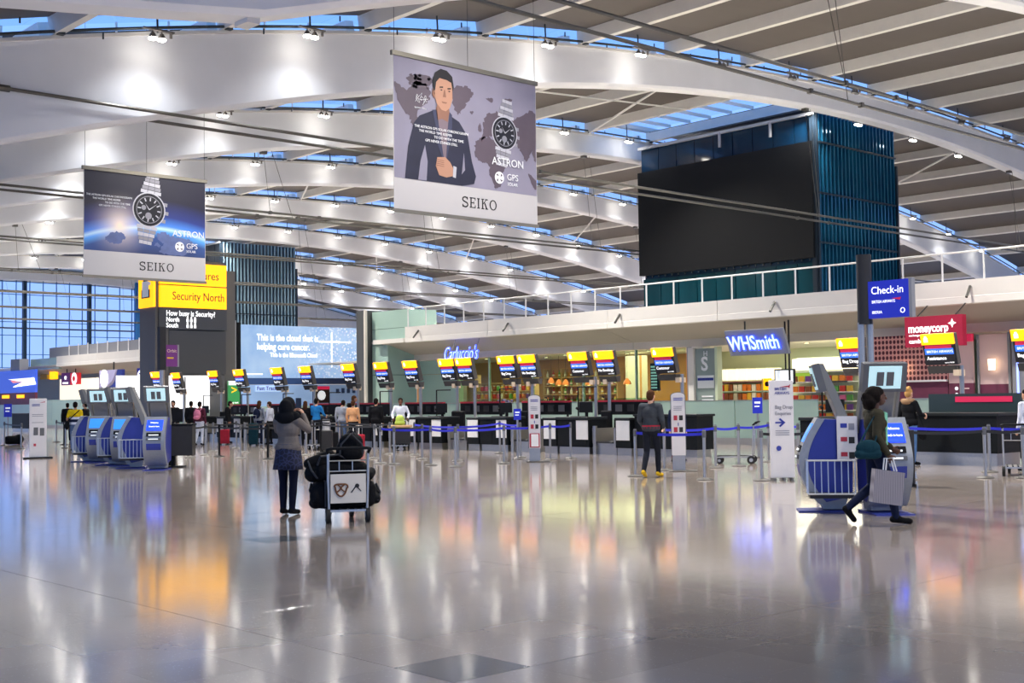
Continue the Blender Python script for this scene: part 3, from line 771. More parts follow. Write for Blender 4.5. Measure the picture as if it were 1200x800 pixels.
def slab_letters(word, h, material, parent, x, z, lvl=2, depth=.004):
    """serif capitals drawn as strokes"""
    st = .14*h; sf = .09*h; gapx = .2*h
    L = {'S': .74, 'E': .74, 'I': .34, 'K': .86, 'O': .92}
    m_ = mb(); d0, d1 = -.004*lvl, -.004*lvl-depth
    def bx(x0, x1, z0, z1): m_.box(x0, x1, d1, d0, z0, z1)
    for ch in word:
        w = L[ch]*h
        if ch == 'I': bx(x+w/2-st/2, x+w/2+st/2, z, z+h); bx(x, x+w, z, z+sf); bx(x, x+w, z+h-sf, z+h)
        elif ch == 'E':
            bx(x+.1*h, x+.1*h+st, z, z+h); bx(x, x+w, z, z+sf); bx(x, x+w, z+h-sf, z+h); bx(x+.1*h, x+w*.75, z+h/2-sf/2, z+h/2+sf/2)
            bx(x+w-sf, x+w, z, z+.27*h); bx(x+w-sf, x+w, z+.75*h, z+h); bx(x+w*.75-sf*.7, x+w*.75, z+.36*h, z+.64*h)
        elif ch == 'K':
            bx(x+.1*h, x+.1*h+st, z, z+h); bx(x, x+.36*h, z, z+sf); bx(x, x+.36*h, z+h-sf, z+h); bx(x+w-.36*h, x+w, z, z+sf); bx(x+w-.34*h, x+w-.02*h, z+h-sf, z+h)
            m_.prism([(x+.2*h, z+.42*h), (x+.2*h, z+.52*h), (x+w-.24*h, z+h), (x+w-.14*h, z+h)], d0, d1, 'xz')
            m_.prism([(x+.36*h, z+.6*h), (x+.46*h, z+.68*h), (x+w-.06*h, z), (x+w-.24*h, z)], d0, d1, 'xz')
        elif ch == 'O':
            a = disc(x+w/2, z+h/2, w/2, h/2*1.02, 24); b_ = disc(x+w/2, z+h/2, w/2-st, h/2-sf, 24)
            for k in range(24): m_.prism([a[k], a[(k+1) % 24], b_[(k+1) % 24], b_[k]], d0, d1, 'xz')
        elif ch == 'S':
            pts = []
            for k in range(13): q = math.radians(20 + k*250/12); pts.append((x+w/2+.33*h*math.cos(q)*.95, z+.75*h+.22*h*math.sin(q)))
            for k in range(13): q = math.radians(90 - k*250/12); pts.append((x+w/2+.34*h*math.cos(q)*.95, z+.26*h+.23*h*math.sin(q)))
            for k in range(len(pts)-1):
                p_, q_ = Vector(pts[k]), Vector(pts[k+1]); t_ = (q_-p_)
                if t_.length < 1e-6: continue
                n_ = Vector((-t_.y, t_.x)).normalized()*st*.46; e2 = t_.normalized()*.02*h
                m_.prism([tuple(p_-n_-e2), tuple(q_-n_+e2), tuple(q_+n_+e2), tuple(p_+n_-e2)], d0, d1, 'xz')
            bx(x+w-.1*h-sf*.4, x+w-.1*h+sf*.6, z+.72*h, z+h); bx(x+.06*h-sf*.4, x+.06*h+sf*.6, z, z+.28*h)
        x += w + gapx
    return m_.build('lettering', material, parent)
def banner(label, X, Y, z0, w, h, white, ztop):
    t = thing('hanging_banner', label, 'banner', (X, Y, z0))
    sheet = mb().box(0, w, 0, .012, 0, h).build('lower_strip', 'banner_white', t)
    mb().box(-.06, w+.06, -.05, .06, h-.02, h+.12).build('top_rail', 'banner_rail', t); mb().box(-.03, w+.03, -.04, .05, -.08, .02).build('bottom_rail', 'banner_rail', t)
    for x in (.05, w/2, w-.05): mb().tube((x, 0, h+.1), (x, 0, ztop-z0), .008, n=5).build('suspension_wire', 'steel_dark', t)
    slab_letters('SEIKO', white*.34, 'text_dark', t, w/2-.30, white*.33, 1)
    return t
H2, W2, WH2 = 4.75, 6.0, .98
b2 = banner('large grey hanging banner showing a suited man and a wristwatch', 22.70, 30.0, 7.44, W2, H2, WH2, 16.4)
pr = mb().box(.02, W2-.02, -.003, 0, WH2, H2-.02).build('print', 'banner_grey', b2)
maps = [[(.0,3.9),(.5,3.75),(.9,4.05),(1.4,3.9),(1.35,3.5),(1.0,3.2),(.9,2.8),(.75,2.6),(.6,2.9),(.3,3.2)], [(2.3,4.05),(2.9,4.2),(3.2,4.0),(2.95,3.7),(2.7,3.35),(2.5,3.3),(2.35,3.6)],
  [(.5,4.1),(1.0,4.3),(1.5,4.25),(1.4,4.0),(.8,3.95)], [(3.75,3.4),(4.3,3.6),(4.7,3.4),(4.4,3.2),(4.15,2.75),(3.8,2.75),(3.55,2.5),(3.6,2.9)],
  [(3.35,2.55),(3.9,2.7),(4.5,2.5),(4.75,2.0),(4.5,1.7),(4.35,1.2),(4.1,1.05),(3.9,1.5),(3.8,1.8),(3.4,1.9),(3.25,2.2)],
  [(4.8,3.3),(5.3,3.6),(5.95,3.75),(5.95,2.2),(5.75,2.5),(5.55,2.1),(5.3,2.4),(5.0,2.7),(4.8,2.9)], [(3.75,3.95),(4.05,4.0),(4.0,3.85)], [(3.05,3.42),(3.22,3.45),(3.15,3.35)], [(4.55,4.05),(4.9,4.1),(4.8,3.98)], [(3.4,3.0),(3.5,3.1),(3.55,2.85),(3.42,2.85)], [(5.6,1.7),(5.95,1.5),(5.95,1.2),(5.8,1.3)]]
def coast(q, amp=.05):
    """closed outline with an irregular shore"""
    P_ = [Vector(p) for p in q]; n = len(P_); out = []
    for k in range(n):
        p0, p1, p2, p3 = P_[k-1], P_[k], P_[(k+1) % n], P_[(k+2) % n]
        for j in range(7):
            u = j/7; v = .5*((2*p1)+(p2-p0)*u+(2*p0-5*p1+4*p2-p3)*u*u+(3*p1-p0-3*p2+p3)*u**3)
            out.append((min(W2-.03, max(.03, v.x+random.uniform(-amp, amp))), v.y+random.uniform(-amp, amp)))
    return out
random.seed(11)
for q in maps: decal(coast(q, .045 if len(q) > 5 else .015), 'map_dark', pr, 2, 'map_land')
for k in range(16): x_, z_ = random.uniform(.5, 1.5), random.uniform(3.85, 4.3); decal(coast([(x_, z_), (x_+.09, z_+.04), (x_+.12, z_-.02), (x_+.04, z_-.05)], .012), 'map_dark', pr, 2, 'map_island')
man = decal([(.42,WH2+.01),(.55,2.0),(.78,2.75),(1.0,3.0),(1.5,3.22),(2.15,3.2),(2.6,3.02),(2.95,2.6),(3.12,1.8),(3.28,1.35),(3.2,1.1),(2.7,WH2+.01)], 'suit', pr, 4, 'suited_figure')
decal([(.92,WH2+.01),(1.02,1.6),(1.2,2.1),(1.3,1.6),(1.25,WH2+.01)], 'banner_grey', man, 5, 'arm_gap'); decal([(2.68,1.35),(2.78,2.05),(2.82,1.5)], 'banner_grey', man, 5, 'arm_gap')
decal([(1.62,3.28),(2.2,3.28),(2.12,2.75),(2.05,1.65),(1.98,1.6),(1.86,2.3),(1.75,2.85)], 'print_shirt', man, 5, 'shirt')
decal([(1.5,3.25),(1.68,3.28),(1.75,2.85),(1.98,1.6),(1.7,2.2),(1.62,2.8)], 'suit_hi', man, 6, 'lapel'); decal([(2.3,3.2),(2.2,3.28),(2.12,2.75),(2.03,1.6),(2.2,2.3),(2.3,2.85)], 'suit_hi', man, 6, 'lapel')
decal([(1.7,2.95),(1.9,3.02),(2.12,2.95),(2.2,3.3),(2.15,3.5),(1.72,3.5),(1.65,3.3)], 'print_skin_dark', man, 6, 'neck')
decal([(1.58,3.75),(1.6,4.2),(1.75,4.4),(2.0,4.45),(2.25,4.35),(2.32,4.1),(2.32,3.7),(2.22,3.42),(2.05,3.28),(1.88,3.3),(1.68,3.48)], 'print_skin', man, 7, 'face')
decal([(1.53,3.95),(1.5,3.75),(1.58,3.62),(1.62,3.8)], 'print_skin_dark', man, 7, 'ear')
decal([(1.56,3.85),(1.52,4.2),(1.62,4.45),(1.85,4.6),(2.1,4.58),(2.32,4.42),(2.38,4.1),(2.34,3.95),(2.28,4.22),(2.1,4.28),(1.8,4.3),(1.66,4.15),(1.62,3.9)], 'print_hair', man, 8, 'hair')
for x in (1.8, 2.12): decal([(x,4.03),(x+.14,4.05),(x+.14,4.01),(x,3.99)], 'print_hair', man, 9, 'brow'); decal(disc(x+.07, 3.93, .04, .02, 10), 'print_hair', man, 9, 'eye')
decal([(1.98,3.95),(2.02,3.95),(2.06,3.72),(1.93,3.72)], 'print_skin_dark', man, 9, 'nose'); decal([(1.88,3.57),(2.1,3.57),(2.06,3.52),(1.92,3.52)], 'print_skin_dark', man, 9, 'mouth')
decal([(1.62,1.5),(1.68,1.78),(2.0,1.82),(2.2,1.68),(2.32,1.5),(2.3,1.25),(2.05,1.18),(1.75,1.22)], 'print_skin', man, 7, 'hand')
for k in range(4): decal([(1.64+.01*k,1.52+.06*k),(1.95,1.50+.06*k),(1.95,1.52+.06*k),(1.64+.01*k,1.54+.06*k)], 'print_skin_dark', man, 8, 'finger_line')
decal([(2.3,1.22),(2.42,1.2),(2.46,1.55),(2.33,1.58)], 'wsteel', man, 8, 'cuff_watch')
watch(pr, 4.55, 2.92, .56, -.12, 4)
for k, (x, z, body) in enumerate(((.78,2.62,'THE ASTRON GPS SOLAR CHRONOGRAPH'), (.95,2.49,'THE WORLD TIME KEEPER'), (1.55,2.36,'TO DO WITH THE TIME'), (1.2,2.22,'GPS NEVER STANDS STILL'))):
    text('small_print', body, .115, 'white_print', pr, (x, -.042, z), sx=.98)
sg = mb(); 
sg.path([(.86+.012*a+.05*math.sin(a*.9), -.02, 3.5+.16*math.sin(a*.55)*math.cos(a*.11)) for a in range(0, 36)], .008, 4); sg.path([(.84, -.02, 3.42), (1.0, -.02, 3.62), (1.1, -.02, 3.72), (1.04, -.02, 3.5), (1.34, -.02, 3.56)], .008, 4)
sg.build('signature', 'white_print', pr); text('small_print', 'signature edition', .07, 'white_print', pr, (.8, -.02, 3.22))
text('lettering', 'ASTRON', .36, 'white_print', pr, (3.95, -.045, 1.83)); text('lettering', 'GPS', .30, 'white_print', pr, (4.6, -.045, 1.38)); text('lettering', 'SOLAR', .15, 'white_print', pr, (4.62, -.045, 1.2))
def compass(par, x, z, r, lvl):
    c_ = decal(disc(x, z, r, r), 'white_print', par, lvl, 'compass_emblem')
    for k in range(4): a = k*PI/2+.4; decal([(x+r*.25*math.cos(a), z+r*.25*math.sin(a)), (x+r*.8*math.cos(a+.2), z+r*.8*math.sin(a+.2)), (x+r*.8*math.cos(a+.7), z+r*.8*math.sin(a+.7))], 'map_dark', c_, lvl+1, 'compass_notch')
compass(pr, 4.28, 1.42, .2, 8)

m = D.materials.new('earth_print'); m.use_nodes = True; M['earth_print'] = m
t = m.node_tree; p = t.nodes['Principled BSDF']; tc = t.nodes.new('ShaderNodeTexCoord')
vs_ = t.nodes.new('ShaderNodeVectorMath'); vs_.operation = 'DISTANCE'; vs_.inputs[1].default_value = (2.9, 0, -6.2); t.links.new(tc.outputs['Object'], vs_.inputs[0])
rr_ = t.nodes.new('ShaderNodeMapRange'); rr_.inputs['From Min'].default_value = 7.2; rr_.inputs['From Max'].default_value = 9.4; t.links.new(vs_.outputs['Value'], rr_.inputs['Value'])
cr_ = t.nodes.new('ShaderNodeValToRGB'); E_ = cr_.color_ramp.elements; E_[0].position = 0; E_[0].color = srgb('2b3a66'); E_[1].position = 1; E_[1].color = srgb('1c1a2c')
for pos, col_ in ((.30, '35528f'), (.42, '5aa6f0'), (.47, 'c4e6ff'), (.53, '4a86e0'), (.70, '28357a')): q = E_.new(pos); q.color = srgb(col_)
t.links.new(rr_.outputs[0], cr_.inputs[0])
d2 = t.nodes.new('ShaderNodeVectorMath'); d2.operation = 'DISTANCE'; d2.inputs[1].default_value = (1.45, 0, 2.02); t.links.new(tc.outputs['Object'], d2.inputs[0])
r2 = t.nodes.new('ShaderNodeMapRange'); r2.inputs['From Min'].default_value = .05; r2.inputs['From Max'].default_value = 1.6; r2.inputs['To Min'].default_value = 1; r2.inputs['To Max'].default_value = 0; t.links.new(d2.outputs['Value'], r2.inputs['Value'])
pw = t.nodes.new('ShaderNodeMath'); pw.operation = 'POWER'; pw.inputs[1].default_value = 2.5; t.links.new(r2.outputs[0], pw.inputs[0])
m3 = t.nodes.new('ShaderNodeMix'); m3.data_type = 'RGBA'; m3.inputs['B'].default_value = srgb('ffe9d2'); t.links.new(pw.outputs[0], m3.inputs['Factor']); t.links.new(cr_.outputs[0], m3.inputs['A'])
t.links.new(m3.outputs['Result'], p.inputs['Base Color']); p.inputs['Roughness'].default_value = .5
H1, W1, WH1 = 4.1, 5.17, .98
b1 = banner('hanging banner with a wristwatch above the blue glowing earth', 19.93, 46.0, 6.60, W1, H1, WH1, 16.6)
p1_ = mb().box(.02, W1-.02, -.003, 0, WH1, H1-.02).build('print', 'earth_print', b1)
mat('earth_land', '5d6a97', .6, noise=.15, nscale=3)
for q in ([(.9,1.5),(1.3,1.75),(1.7,1.6),(1.5,1.35),(1.1,1.3)], [(3.0,1.7),(3.3,1.9),(3.7,1.75),(4.4,1.7),(4.6,1.4),(4.3,1.05),(3.6,1.02),(3.1,1.1),(3.3,1.4)], [(2.9,1.35),(3.05,1.5),(3.15,1.3)]): decal(coast(q, .05), 'earth_land', p1_, 2, 'land_print')
watch(p1_, 2.68, 2.75, .70, -.12, 4)
for x, z, body in ((.1,3.1,'THE ASTRON GPS SOLAR CHRONOGRAPH'), (.35,2.97,'THE WORLD TIME KEEPER'), (.85,2.84,'TO DO WITH THE TIME'), (.6,2.71,'GPS NEVER STANDS STILL')): text('small_print', body, .105, 'white_print', p1_, (x, -.02, z), sx=.92)
text('lettering', 'ASTRON', .36, 'white_print', p1_, (3.68, -.045, 1.78)); text('lettering', 'GPS', .30, 'white_print', p1_, (4.28, -.045, 1.32)); text('lettering', 'SOLAR', .14, 'white_print', p1_, (4.28, -.045, 1.15))
compass(p1_, 4.0, 1.36, .2, 8)
# ------------------------------------------------------------------ check-in sign displays on posts
SX = 28.0
mat('sign_housing', '5a5754', .45, .2, spec=.25); mat('sign_black', '1b1d26', .3, emit=.03); mat('tag_paper', 'e8cfae', .6)
TILT = math.radians(15)
def make_display(line1, post, wide=.74):
    r = empty('display_sign')
    hd = mb().box(0, .16, -wide/2-.02, wide/2+.02, -.02, .74).build('housing', 'sign_housing', r, rot=(0, -TILT, 0), loc=(0, 0, 2.34))
    s_ = mb().box(-.03, 0, -wide/2, wide/2, .0, .50).build('screen', 'sign_black', hd)
    y_ = mb().box(-.05, .02, -wide/2-.02, wide/2+.02, .50, .76).build('yellow_header', 'yellow', hd)
    k_ = mb(); k_.cbox(-.055, wide*.36, .62, .01, .1, .1); k_.cbox(-.055, wide*.36, .69, .01, .05, .05); k_.build('pictogram', 'white_lit', y_)
    mb().box(-.035, -.03, -wide*.42, wide*.44, .40, .48).build('red_band', 'red_lit', s_)
    b_ = mb().box(-.035, -.03, -wide*.47, wide*.46, .25, .40).build('blue_band', 'blue_lit', s_)
    text('lettering', 'BRITISH AIRWAYS', .085, 'white_lit', b_, (-.037, wide*.40, .295), FACE_X, .001)
    text('lettering', line1, .12, 'white_lit', s_, (-.037, wide*.42, .12), FACE_X, .001, bold=.002)
    text('lettering', 'opens 04:00', .05, 'white_lit', s_, (-.037, -wide*.44, .03), FACE_X, .001, align='RIGHT')
    mb().prism([(-.02, 2.30), (.22, 2.30), (.2, 2.12), (.06, 2.12)], -wide/2+.02, wide/2-.02, 'xz').build('lower_box', 'sign_housing', r)
    mb().tube((.16, post, 0), (.16, post, 2.3), .055, n=12).build('post', 'steel', r, smooth=True)
    mb().box(.02, .30, post-.02, post+.14, 2.05, 2.2).build('bracket', 'tag_paper', r)
    mb().lathe([(.14, 0), (.14, .02), (.06, .03)], 14, (.16, post, 0)).build('foot', 'steel_base', r)
    return r
D1 = make_display('Bag Drop', -.22); D2 = make_display('Assistance', -.42, .80); D3 = make_display('Customer', -.46); D4 = make_display('No Bookings', .08)
ORD = ['first', 'second', 'third', 'fourth', 'fifth', 'sixth', 'seventh', 'eighth', 'ninth', 'tenth', 'eleventh', 'twelfth', 'thirteenth', 'fourteenth']
used = set()
row = [(205, 440, D1), (248, 438, D1), (278, 436, D1), (322, 435, D1), (355, 434, D1), (405, 432, D1), (443, 431, D1), (477, 427, D1), (519, 426, D1), (539, 424, D1), (588, 421, D1), (612, 418, D4), (671, 415, D3), (701, 411, D4)]
def put(proto, loc, label, group=None, cat='sign', rz=None):
    if proto.name in used: return tag(copy_tree(proto, None, loc, rz), label, cat, group)
    used.add(proto.name); proto.location = loc
    if rz is not None: proto.rotation_euler = (0, 0, rz)
    return tag(proto, label, cat, group)
for k, (x, y, pr_) in enumerate(row):
    Yc = PX(x, y+10, SX).y - .38
    put(pr_, (SX, Yc, 0), 'yellow-topped check-in display, %s from the left in the long row' % ORD[k], 'check-in displays')
put(copy_tree(D3), (SX, PX(769, 418, SX).y - .38, 0), 'yellow-topped check-in display on a post behind the man in a grey jacket', 'check-in displays')
put(copy_tree(D1), (SX, PX(986, 405, SX).y - .38, 0), 'yellow-topped check-in display half hidden by the blue check-in sign post', 'check-in displays')
put(D2, (SX, PX(1085, 400, SX).y - .40, 0), 'yellow-topped display reading Assistance in front of the red exchange sign', 'check-in displays')
put(copy_tree(D1), (SX, PX(1190, 396, SX).y - .38, 0), 'yellow-topped check-in display cut by the right edge of the picture', 'check-in displays')
put(copy_tree(D1), (SX+2, 63.5, 0), 'small yellow-topped display standing far off before the blue airline wall', 'check-in displays')
put(copy_tree(D1), (26.3, PX(186, 448, 26.3).y, 0), 'yellow-topped display beside the purple post sign behind the kiosks', 'check-in displays')

# ------------------------------------------------------------------ check-in desks
mat('desk_black', '141719', .5, noise=.08, nscale=10, spec=.15); mat('desk_edge', '1e2224', .45, spec=.25); mat('board_red', 'a02030', .5, emit=.15); mat('belt_rubber', '2a2a2c', .7)
def make_desk(w):
    r = empty('check_in_desk')
    mb().box(0, .75, -w/2, w/2, .2, 1.0).build('body', 'desk_black', r)
    mb().box(.05, .7, -w/2+.03, w/2-.03, 0, .2).build('steel_plinth', 'steel', r)
    mb().bbox(-.06, .80, -w/2-.02, w/2+.02, 1.0, 1.08, .012).build('counter_top', 'desk_edge', r)
    mb().box(-.02, 0, -w/2+.03, -w/2+.5, .42, .98).build('white_panel', 'white', r)
    for k in range(2): mb().box(-.01, 0, w/2-.62*(k+1)+.04, w/2-.62*k-.02, .24, .96).build('front_panel', 'desk_black', r)
    mo = mb().box(.5, .55, -.3, .22, 1.2, 1.52).build('monitor', 'black', r); mb().box(.52, .58, -.08, 0, 1.08, 1.22).build('monitor_stand', 'black', mo)
    mb().box(.15, .4, -.2, .25, 1.08, 1.10).build('keyboard', 'charcoal', r)
    bm_ = mb(); bm_.tube((.7, w/2-.2, 1.05), (.7, w/2-.2, 1.98), .022, n=8); bm_.tube((.7, w/2-.22, 1.97), (.7, -w/2+.35, 1.97), .018, n=8); bm_.build('document_boom', 'black', r)
    mb().tube((.7, w/2-.2, 1.3), (.62, w/2-.2, 1.34), .04, n=8).build('boom_knob', 'black', r)
    lt = mb(); lt.cbox(-.03, w/2-.3, 1.03, .03, .16, .05); lt.build('number_plate', 'mint', r)
    return r
def make_small():
    r = empty('check_in_desk')
    mb().box(0, .75, -.29, .29, .2, 1.0).build('body', 'desk_black', r); mb().box(.05, .7, -.27, .27, 0, .2).build('steel_plinth', 'steel', r)
    mb().bbox(-.04, .78, -.3, .3, 1.0, 1.06, .012).build('counter_top', 'desk_edge', r); mb().box(-.02, 0, -.25, .25, .42, .98).build('white_panel', 'white', r)
    return r
def make_belt():
    r = empty('baggage_conveyor')
    mb().box(.05, 1.6, -.46, .46, 0, .32).build('frame', 'steel', r)
    mb().box(.0, 1.6, -.36, .36, .32, .37).build('belt', 'belt_rubber', r)
    for s_ in (-1, 1): mb().box(0, 1.6, s_*.43-.03, s_*.43+.03, .32, .75).build('side_wall', 'steel', r)
    mb().box(.9, 1.0, -.42, .42, .75, 1.0).build('scanner_hood', 'black', r)
    mb().box(-.02, .05, .30, .42, .0, .82).build('scale_bar', 'steel', r)
    return r
def make_board():
    r = empty('counter_back_board')
    mb().box(0, .08, -1.15, 1.15, 1.1, 1.52).build('board', 'black', r); mb().box(-.01, .09, -1.15, 1.15, 1.50, 1.56).build('red_strip', 'board_red', r)
    for y in (-1, 1): mb().box(.02, .07, y-.03, y+.03, 0, 1.1).build('leg', 'black', r)
    for k in range(4): mb().box(-.012, 0, -.9+.5*k, -.62+.5*k, 1.2, 1.42).build('notice', 'charcoal' if k % 2 else 'grey_dark', r)
    return r
def make_chair():
    r = empty('office_chair')
    mb().lathe([(.05, .42), (.25, .44), (.26, .5), (.2, .53)], 14).build('seat', 'black', r, smooth=True)
    bk = mb(); bk.bbox(.18, .26, -.24, .24, .62, 1.25, .04); bk.build('backrest', 'black', r)
    mb().tube((0, 0, .08), (0, 0, .43), .035, n=8).build('column', 'charcoal', r); mb().tube((.1, 0, .48), (.23, 0, .7), .03, n=8).build('back_stem', 'charcoal', r)
    for k in range(5): mb().tube((0, 0, .1), (.3*math.cos(k*1.257), .3*math.sin(k*1.257), .05), .02, n=6).build('leg', 'charcoal', r)
    return r
DX = 26.2
DESK = make_desk(1.3); SMALL = make_small(); BELT = make_belt(); BOARD = make_board(); CHAIR = make_chair()
for k in range(8):
    y = (26.0, 29.55, 32.8, 36.05, 39.3, 42.55, 45.8, 49.05)[k]; w_ = ORD[k] + ' from the right'
    put(DESK, (DX, y, 0), 'black check-in desk with a white panel at its right end, ' + w_, 'check-in desks', 'desk')
    put(SMALL, (DX, (24.0, 26.98, 30.55, 33.8, 37.05, 40.3, 43.55, 46.8)[k], 0), 'narrow desk front with a white panel, ' + w_, 'narrow desk fronts', 'desk')
    put(BELT, (DX+.1, (24.85, 28.4, 31.5, 34.75, 38.0, 41.25, 44.5, 47.75)[k], 0), 'steel baggage conveyor between two desks, ' + w_, 'baggage conveyors', 'conveyor')
    put(BOARD, (DX+2.6, y+.3, 0), 'black counter board with a red top strip, ' + w_, 'counter boards', 'board')
    if k != 4: put(CHAIR, (DX+1.35, y+.1, 0), 'black swivel chair behind a check-in desk, ' + w_, 'desk chairs', 'chair', .4*(k % 3))
# dark end counter next to the man, assistance counter and the desk at the right edge
ec = thing('end_counter', 'plain black end counter right of the man in a grey jacket', 'counter', (DX+.1, 22.6, 0))
mb().box(0, .7, -1.2, 1.05, .2, 1.1).build('body', 'desk_black', ec); mb().box(.05, .65, -1.15, 1.0, 0, .2).build('steel_plinth', 'steel', ec); mb().bbox(-.04, .75, -1.24, 1.08, 1.1, 1.16, .01).build('counter_top', 'desk_edge', ec)
ac = thing('assistance_counter', 'wide dark assistance counter with a steel plinth under the red exchange sign', 'counter', (26.6, 14.5, 0))
mb().prism([(0, -1.35), (.1, 1.2), (1.2, 1.2), (1.2, -1.35)], .28, 1.12, 'xy').build('body', 'desk_black', ac)
mb().prism([(.06, -1.3), (.14, 1.15), (1.15, 1.15), (1.15, -1.3)], 0, .28, 'xy').build('steel_plinth', 'steel', ac); mb().prism([(-.05, -1.4), (.05, 1.25), (1.25, 1.25), (1.25, -1.4)], 1.12, 1.18, 'xy').build('counter_top', 'desk_edge', ac)
mat('teal_dark', '2c3a38', .4)
ab = mb().box(1.3, 1.4, -1.3, 1.0, 1.18, 1.62).build('back_screen', 'teal_dark', ac); mb().box(1.28, 1.3, -1.1, .3, 1.42, 1.55).build('red_strip', 'red_lit', ab)
dr = put(copy_tree(DESK), (26.4, 11.9, 0), 'black check-in desk with a white front panel at the right edge of the picture', 'check-in desks', 'desk')
put(copy_tree(DESK), (26.5, 17.6, 0), 'black check-in desk half hidden behind the kiosks on the right', 'check-in desks', 'desk')

# ------------------------------------------------------------------ queue barriers
def make_post(material):
    r = empty('queue_post')
    mb().lathe([(.17, 0), (.17, .012), (.13, .03), (.035, .045)], 18).build('base', 'steel_base' if material == 'steel' else 'black', r, smooth=True)
    mb().tube((0, 0, .03), (0, 0, .97), .032, n=12).build('tube', material, r, smooth=True)
    hb = mb(); hb.tube((0, 0, .83), (0, 0, .96), .04, n=12); hb.tube((0, 0, .96), (0, 0, .985), .03, n=12); hb.build('belt_head', 'black' if material != 'steel' else 'grey_dark', r, smooth=True)
    return r
PS, PK = make_post('steel'), make_post('black')
def belt(a, b, material, label):
    a, b = Vector(a), Vector(b); d = (b - a); n = Vector((-d.y, d.x, 0)).normalized() * .004
    m_ = mb(); K = 8
    vs = []
    for k in range(K+1):
        u = k / K; p_ = a.lerp(b, u); sag = -.03 * 4*u*(1-u)
        for z in (.875, .93): vs += [(p_.x-n.x, p_.y-n.y, z+sag), (p_.x+n.x, p_.y+n.y, z+sag)]
    f = []
    for k in range(K):
        q = k*4
        f += [(q, q+4, q+6, q+2), (q+1, q+3, q+7, q+5), (q+2, q+6, q+7, q+3), (q, q+1, q+5, q+4)]
    m_.add(vs, f); return m_.build('belt', material, None)
bgroup = 'queue barrier posts'
def chain(pts, material, colour, where, black=()):
    pos = []
    for k, (x, y) in enumerate(pts):
        p_ = G(x, y); pos.append(p_)
        w = where if isinstance(where, str) else where[k]
        pr_ = PK if k in black else PS
        put(pr_, (p_.x, p_.y, 0), '%s queue post %s, %s of its line' % ('black' if k in black else 'steel', w, ORD[k]), bgroup, 'queue post')
    for k, (a, b) in enumerate(zip(pos[:-1], pos[1:])):
        o_ = belt(a, b, material, ''); o_.name = 'queue_belt'
        tag(o_, '%s queue belt %s, %s span' % (colour, where, ORD[k]), 'queue belt', 'queue belts')
chain([(745, 558), (826, 562)], 'belt_blue', 'blue', 'beside the walking man')
chain([(779, 551), (839, 548), (866, 546), (901, 541), (936, 545)], 'belt_blue', 'blue', 'in front of the frosted screen')
chain([(893, 563), (958, 560)], 'belt_black', 'black', 'beside the white bag drop board')
chain([(446, 543), (505, 545), (534, 547), (591, 543), (645, 539), (669, 537)], 'belt_blue', 'blue', 'before the café desks')
chain([(486, 533), (537, 540), (586, 531), (610, 536)], 'belt_blue', 'blue', 'deeper in the café queue')
chain([(223, 536), (241, 533), (257, 535), (282, 537), (314, 538), (359, 533), (376, 531), (439, 537), (462, 544), (495, 538)], 'belt_black', 'black', 'in the front line of the left queue', black=(2, 4, 6))
chain([(250, 529), (277, 525), (287, 530), (309, 527), (366, 524), (398, 526), (457, 532)], 'belt_black', 'black', 'in the back line of the left queue')
chain([(1065, 562), (1155, 560), (1200, 560), (1260, 561)], 'belt_black', 'black', 'in front of the assistance counter')
chain([(1064, 551), (1160, 553), (1240, 553)], 'belt_blue', 'blue', 'close to the desk at the right edge')
chain([(25, 526), (5, 522)], 'belt_black', 'black', 'at the far left edge', black=())
chain([(66, 518), (75, 521), (77, 525), (105, 527)], 'belt_black', 'black', 'behind the man in yellow', black=(1,))

# ------------------------------------------------------------------ totems and boards
mat('board_white', 'd9d5d4', .45, noise=.02); mat('print_red', 'b03040', .6); mat('print_grey', '8b8b94', .6)
def lines(par, x0, x1, zs, material, y=-.006, h=.018):
    for z in zs: mb().box(x0, x1, y-.002, y, z, z+h).build('print_line', material, par)
p_ = G(44.5, 537); v_ = (p_ - CAMP); rz = math.atan2(v_.y, v_.x) - PI/2
t1 = thing('info_totem', 'tall white information totem with a black base left of the kiosks', 'sign', (p_.x, p_.y, 0), rz + .1)
f_ = mb().bbox(-.25, .25, 0, .1, .04, 1.85, .01).build('board', 'board_white', t1); mb().box(-.42, .42, -.12, .22, 0, .04).build('base', 'black', t1)
lines(f_, -.18, .05, (1.66, 1.62), 'text_blue'); mb().prism([(.02, 1.72), (.2, 1.76), (.2, 1.73)], -.008, -.006, 'xz').build('ribbon', 'print_red', f_); lines(f_, -.18, .15, (1.35, 1.30, 1.1), 'print_grey')
for x, z in ((-.13, .72), (.05, .70)): mb().box(x, x+.13, -.01, -.006, z, z+.24).build('picture', 'grey_dark', f_)
mb().box(-.13, -.06, -.01, -.006, .38, .46).build('picture', 'print_red', f_)
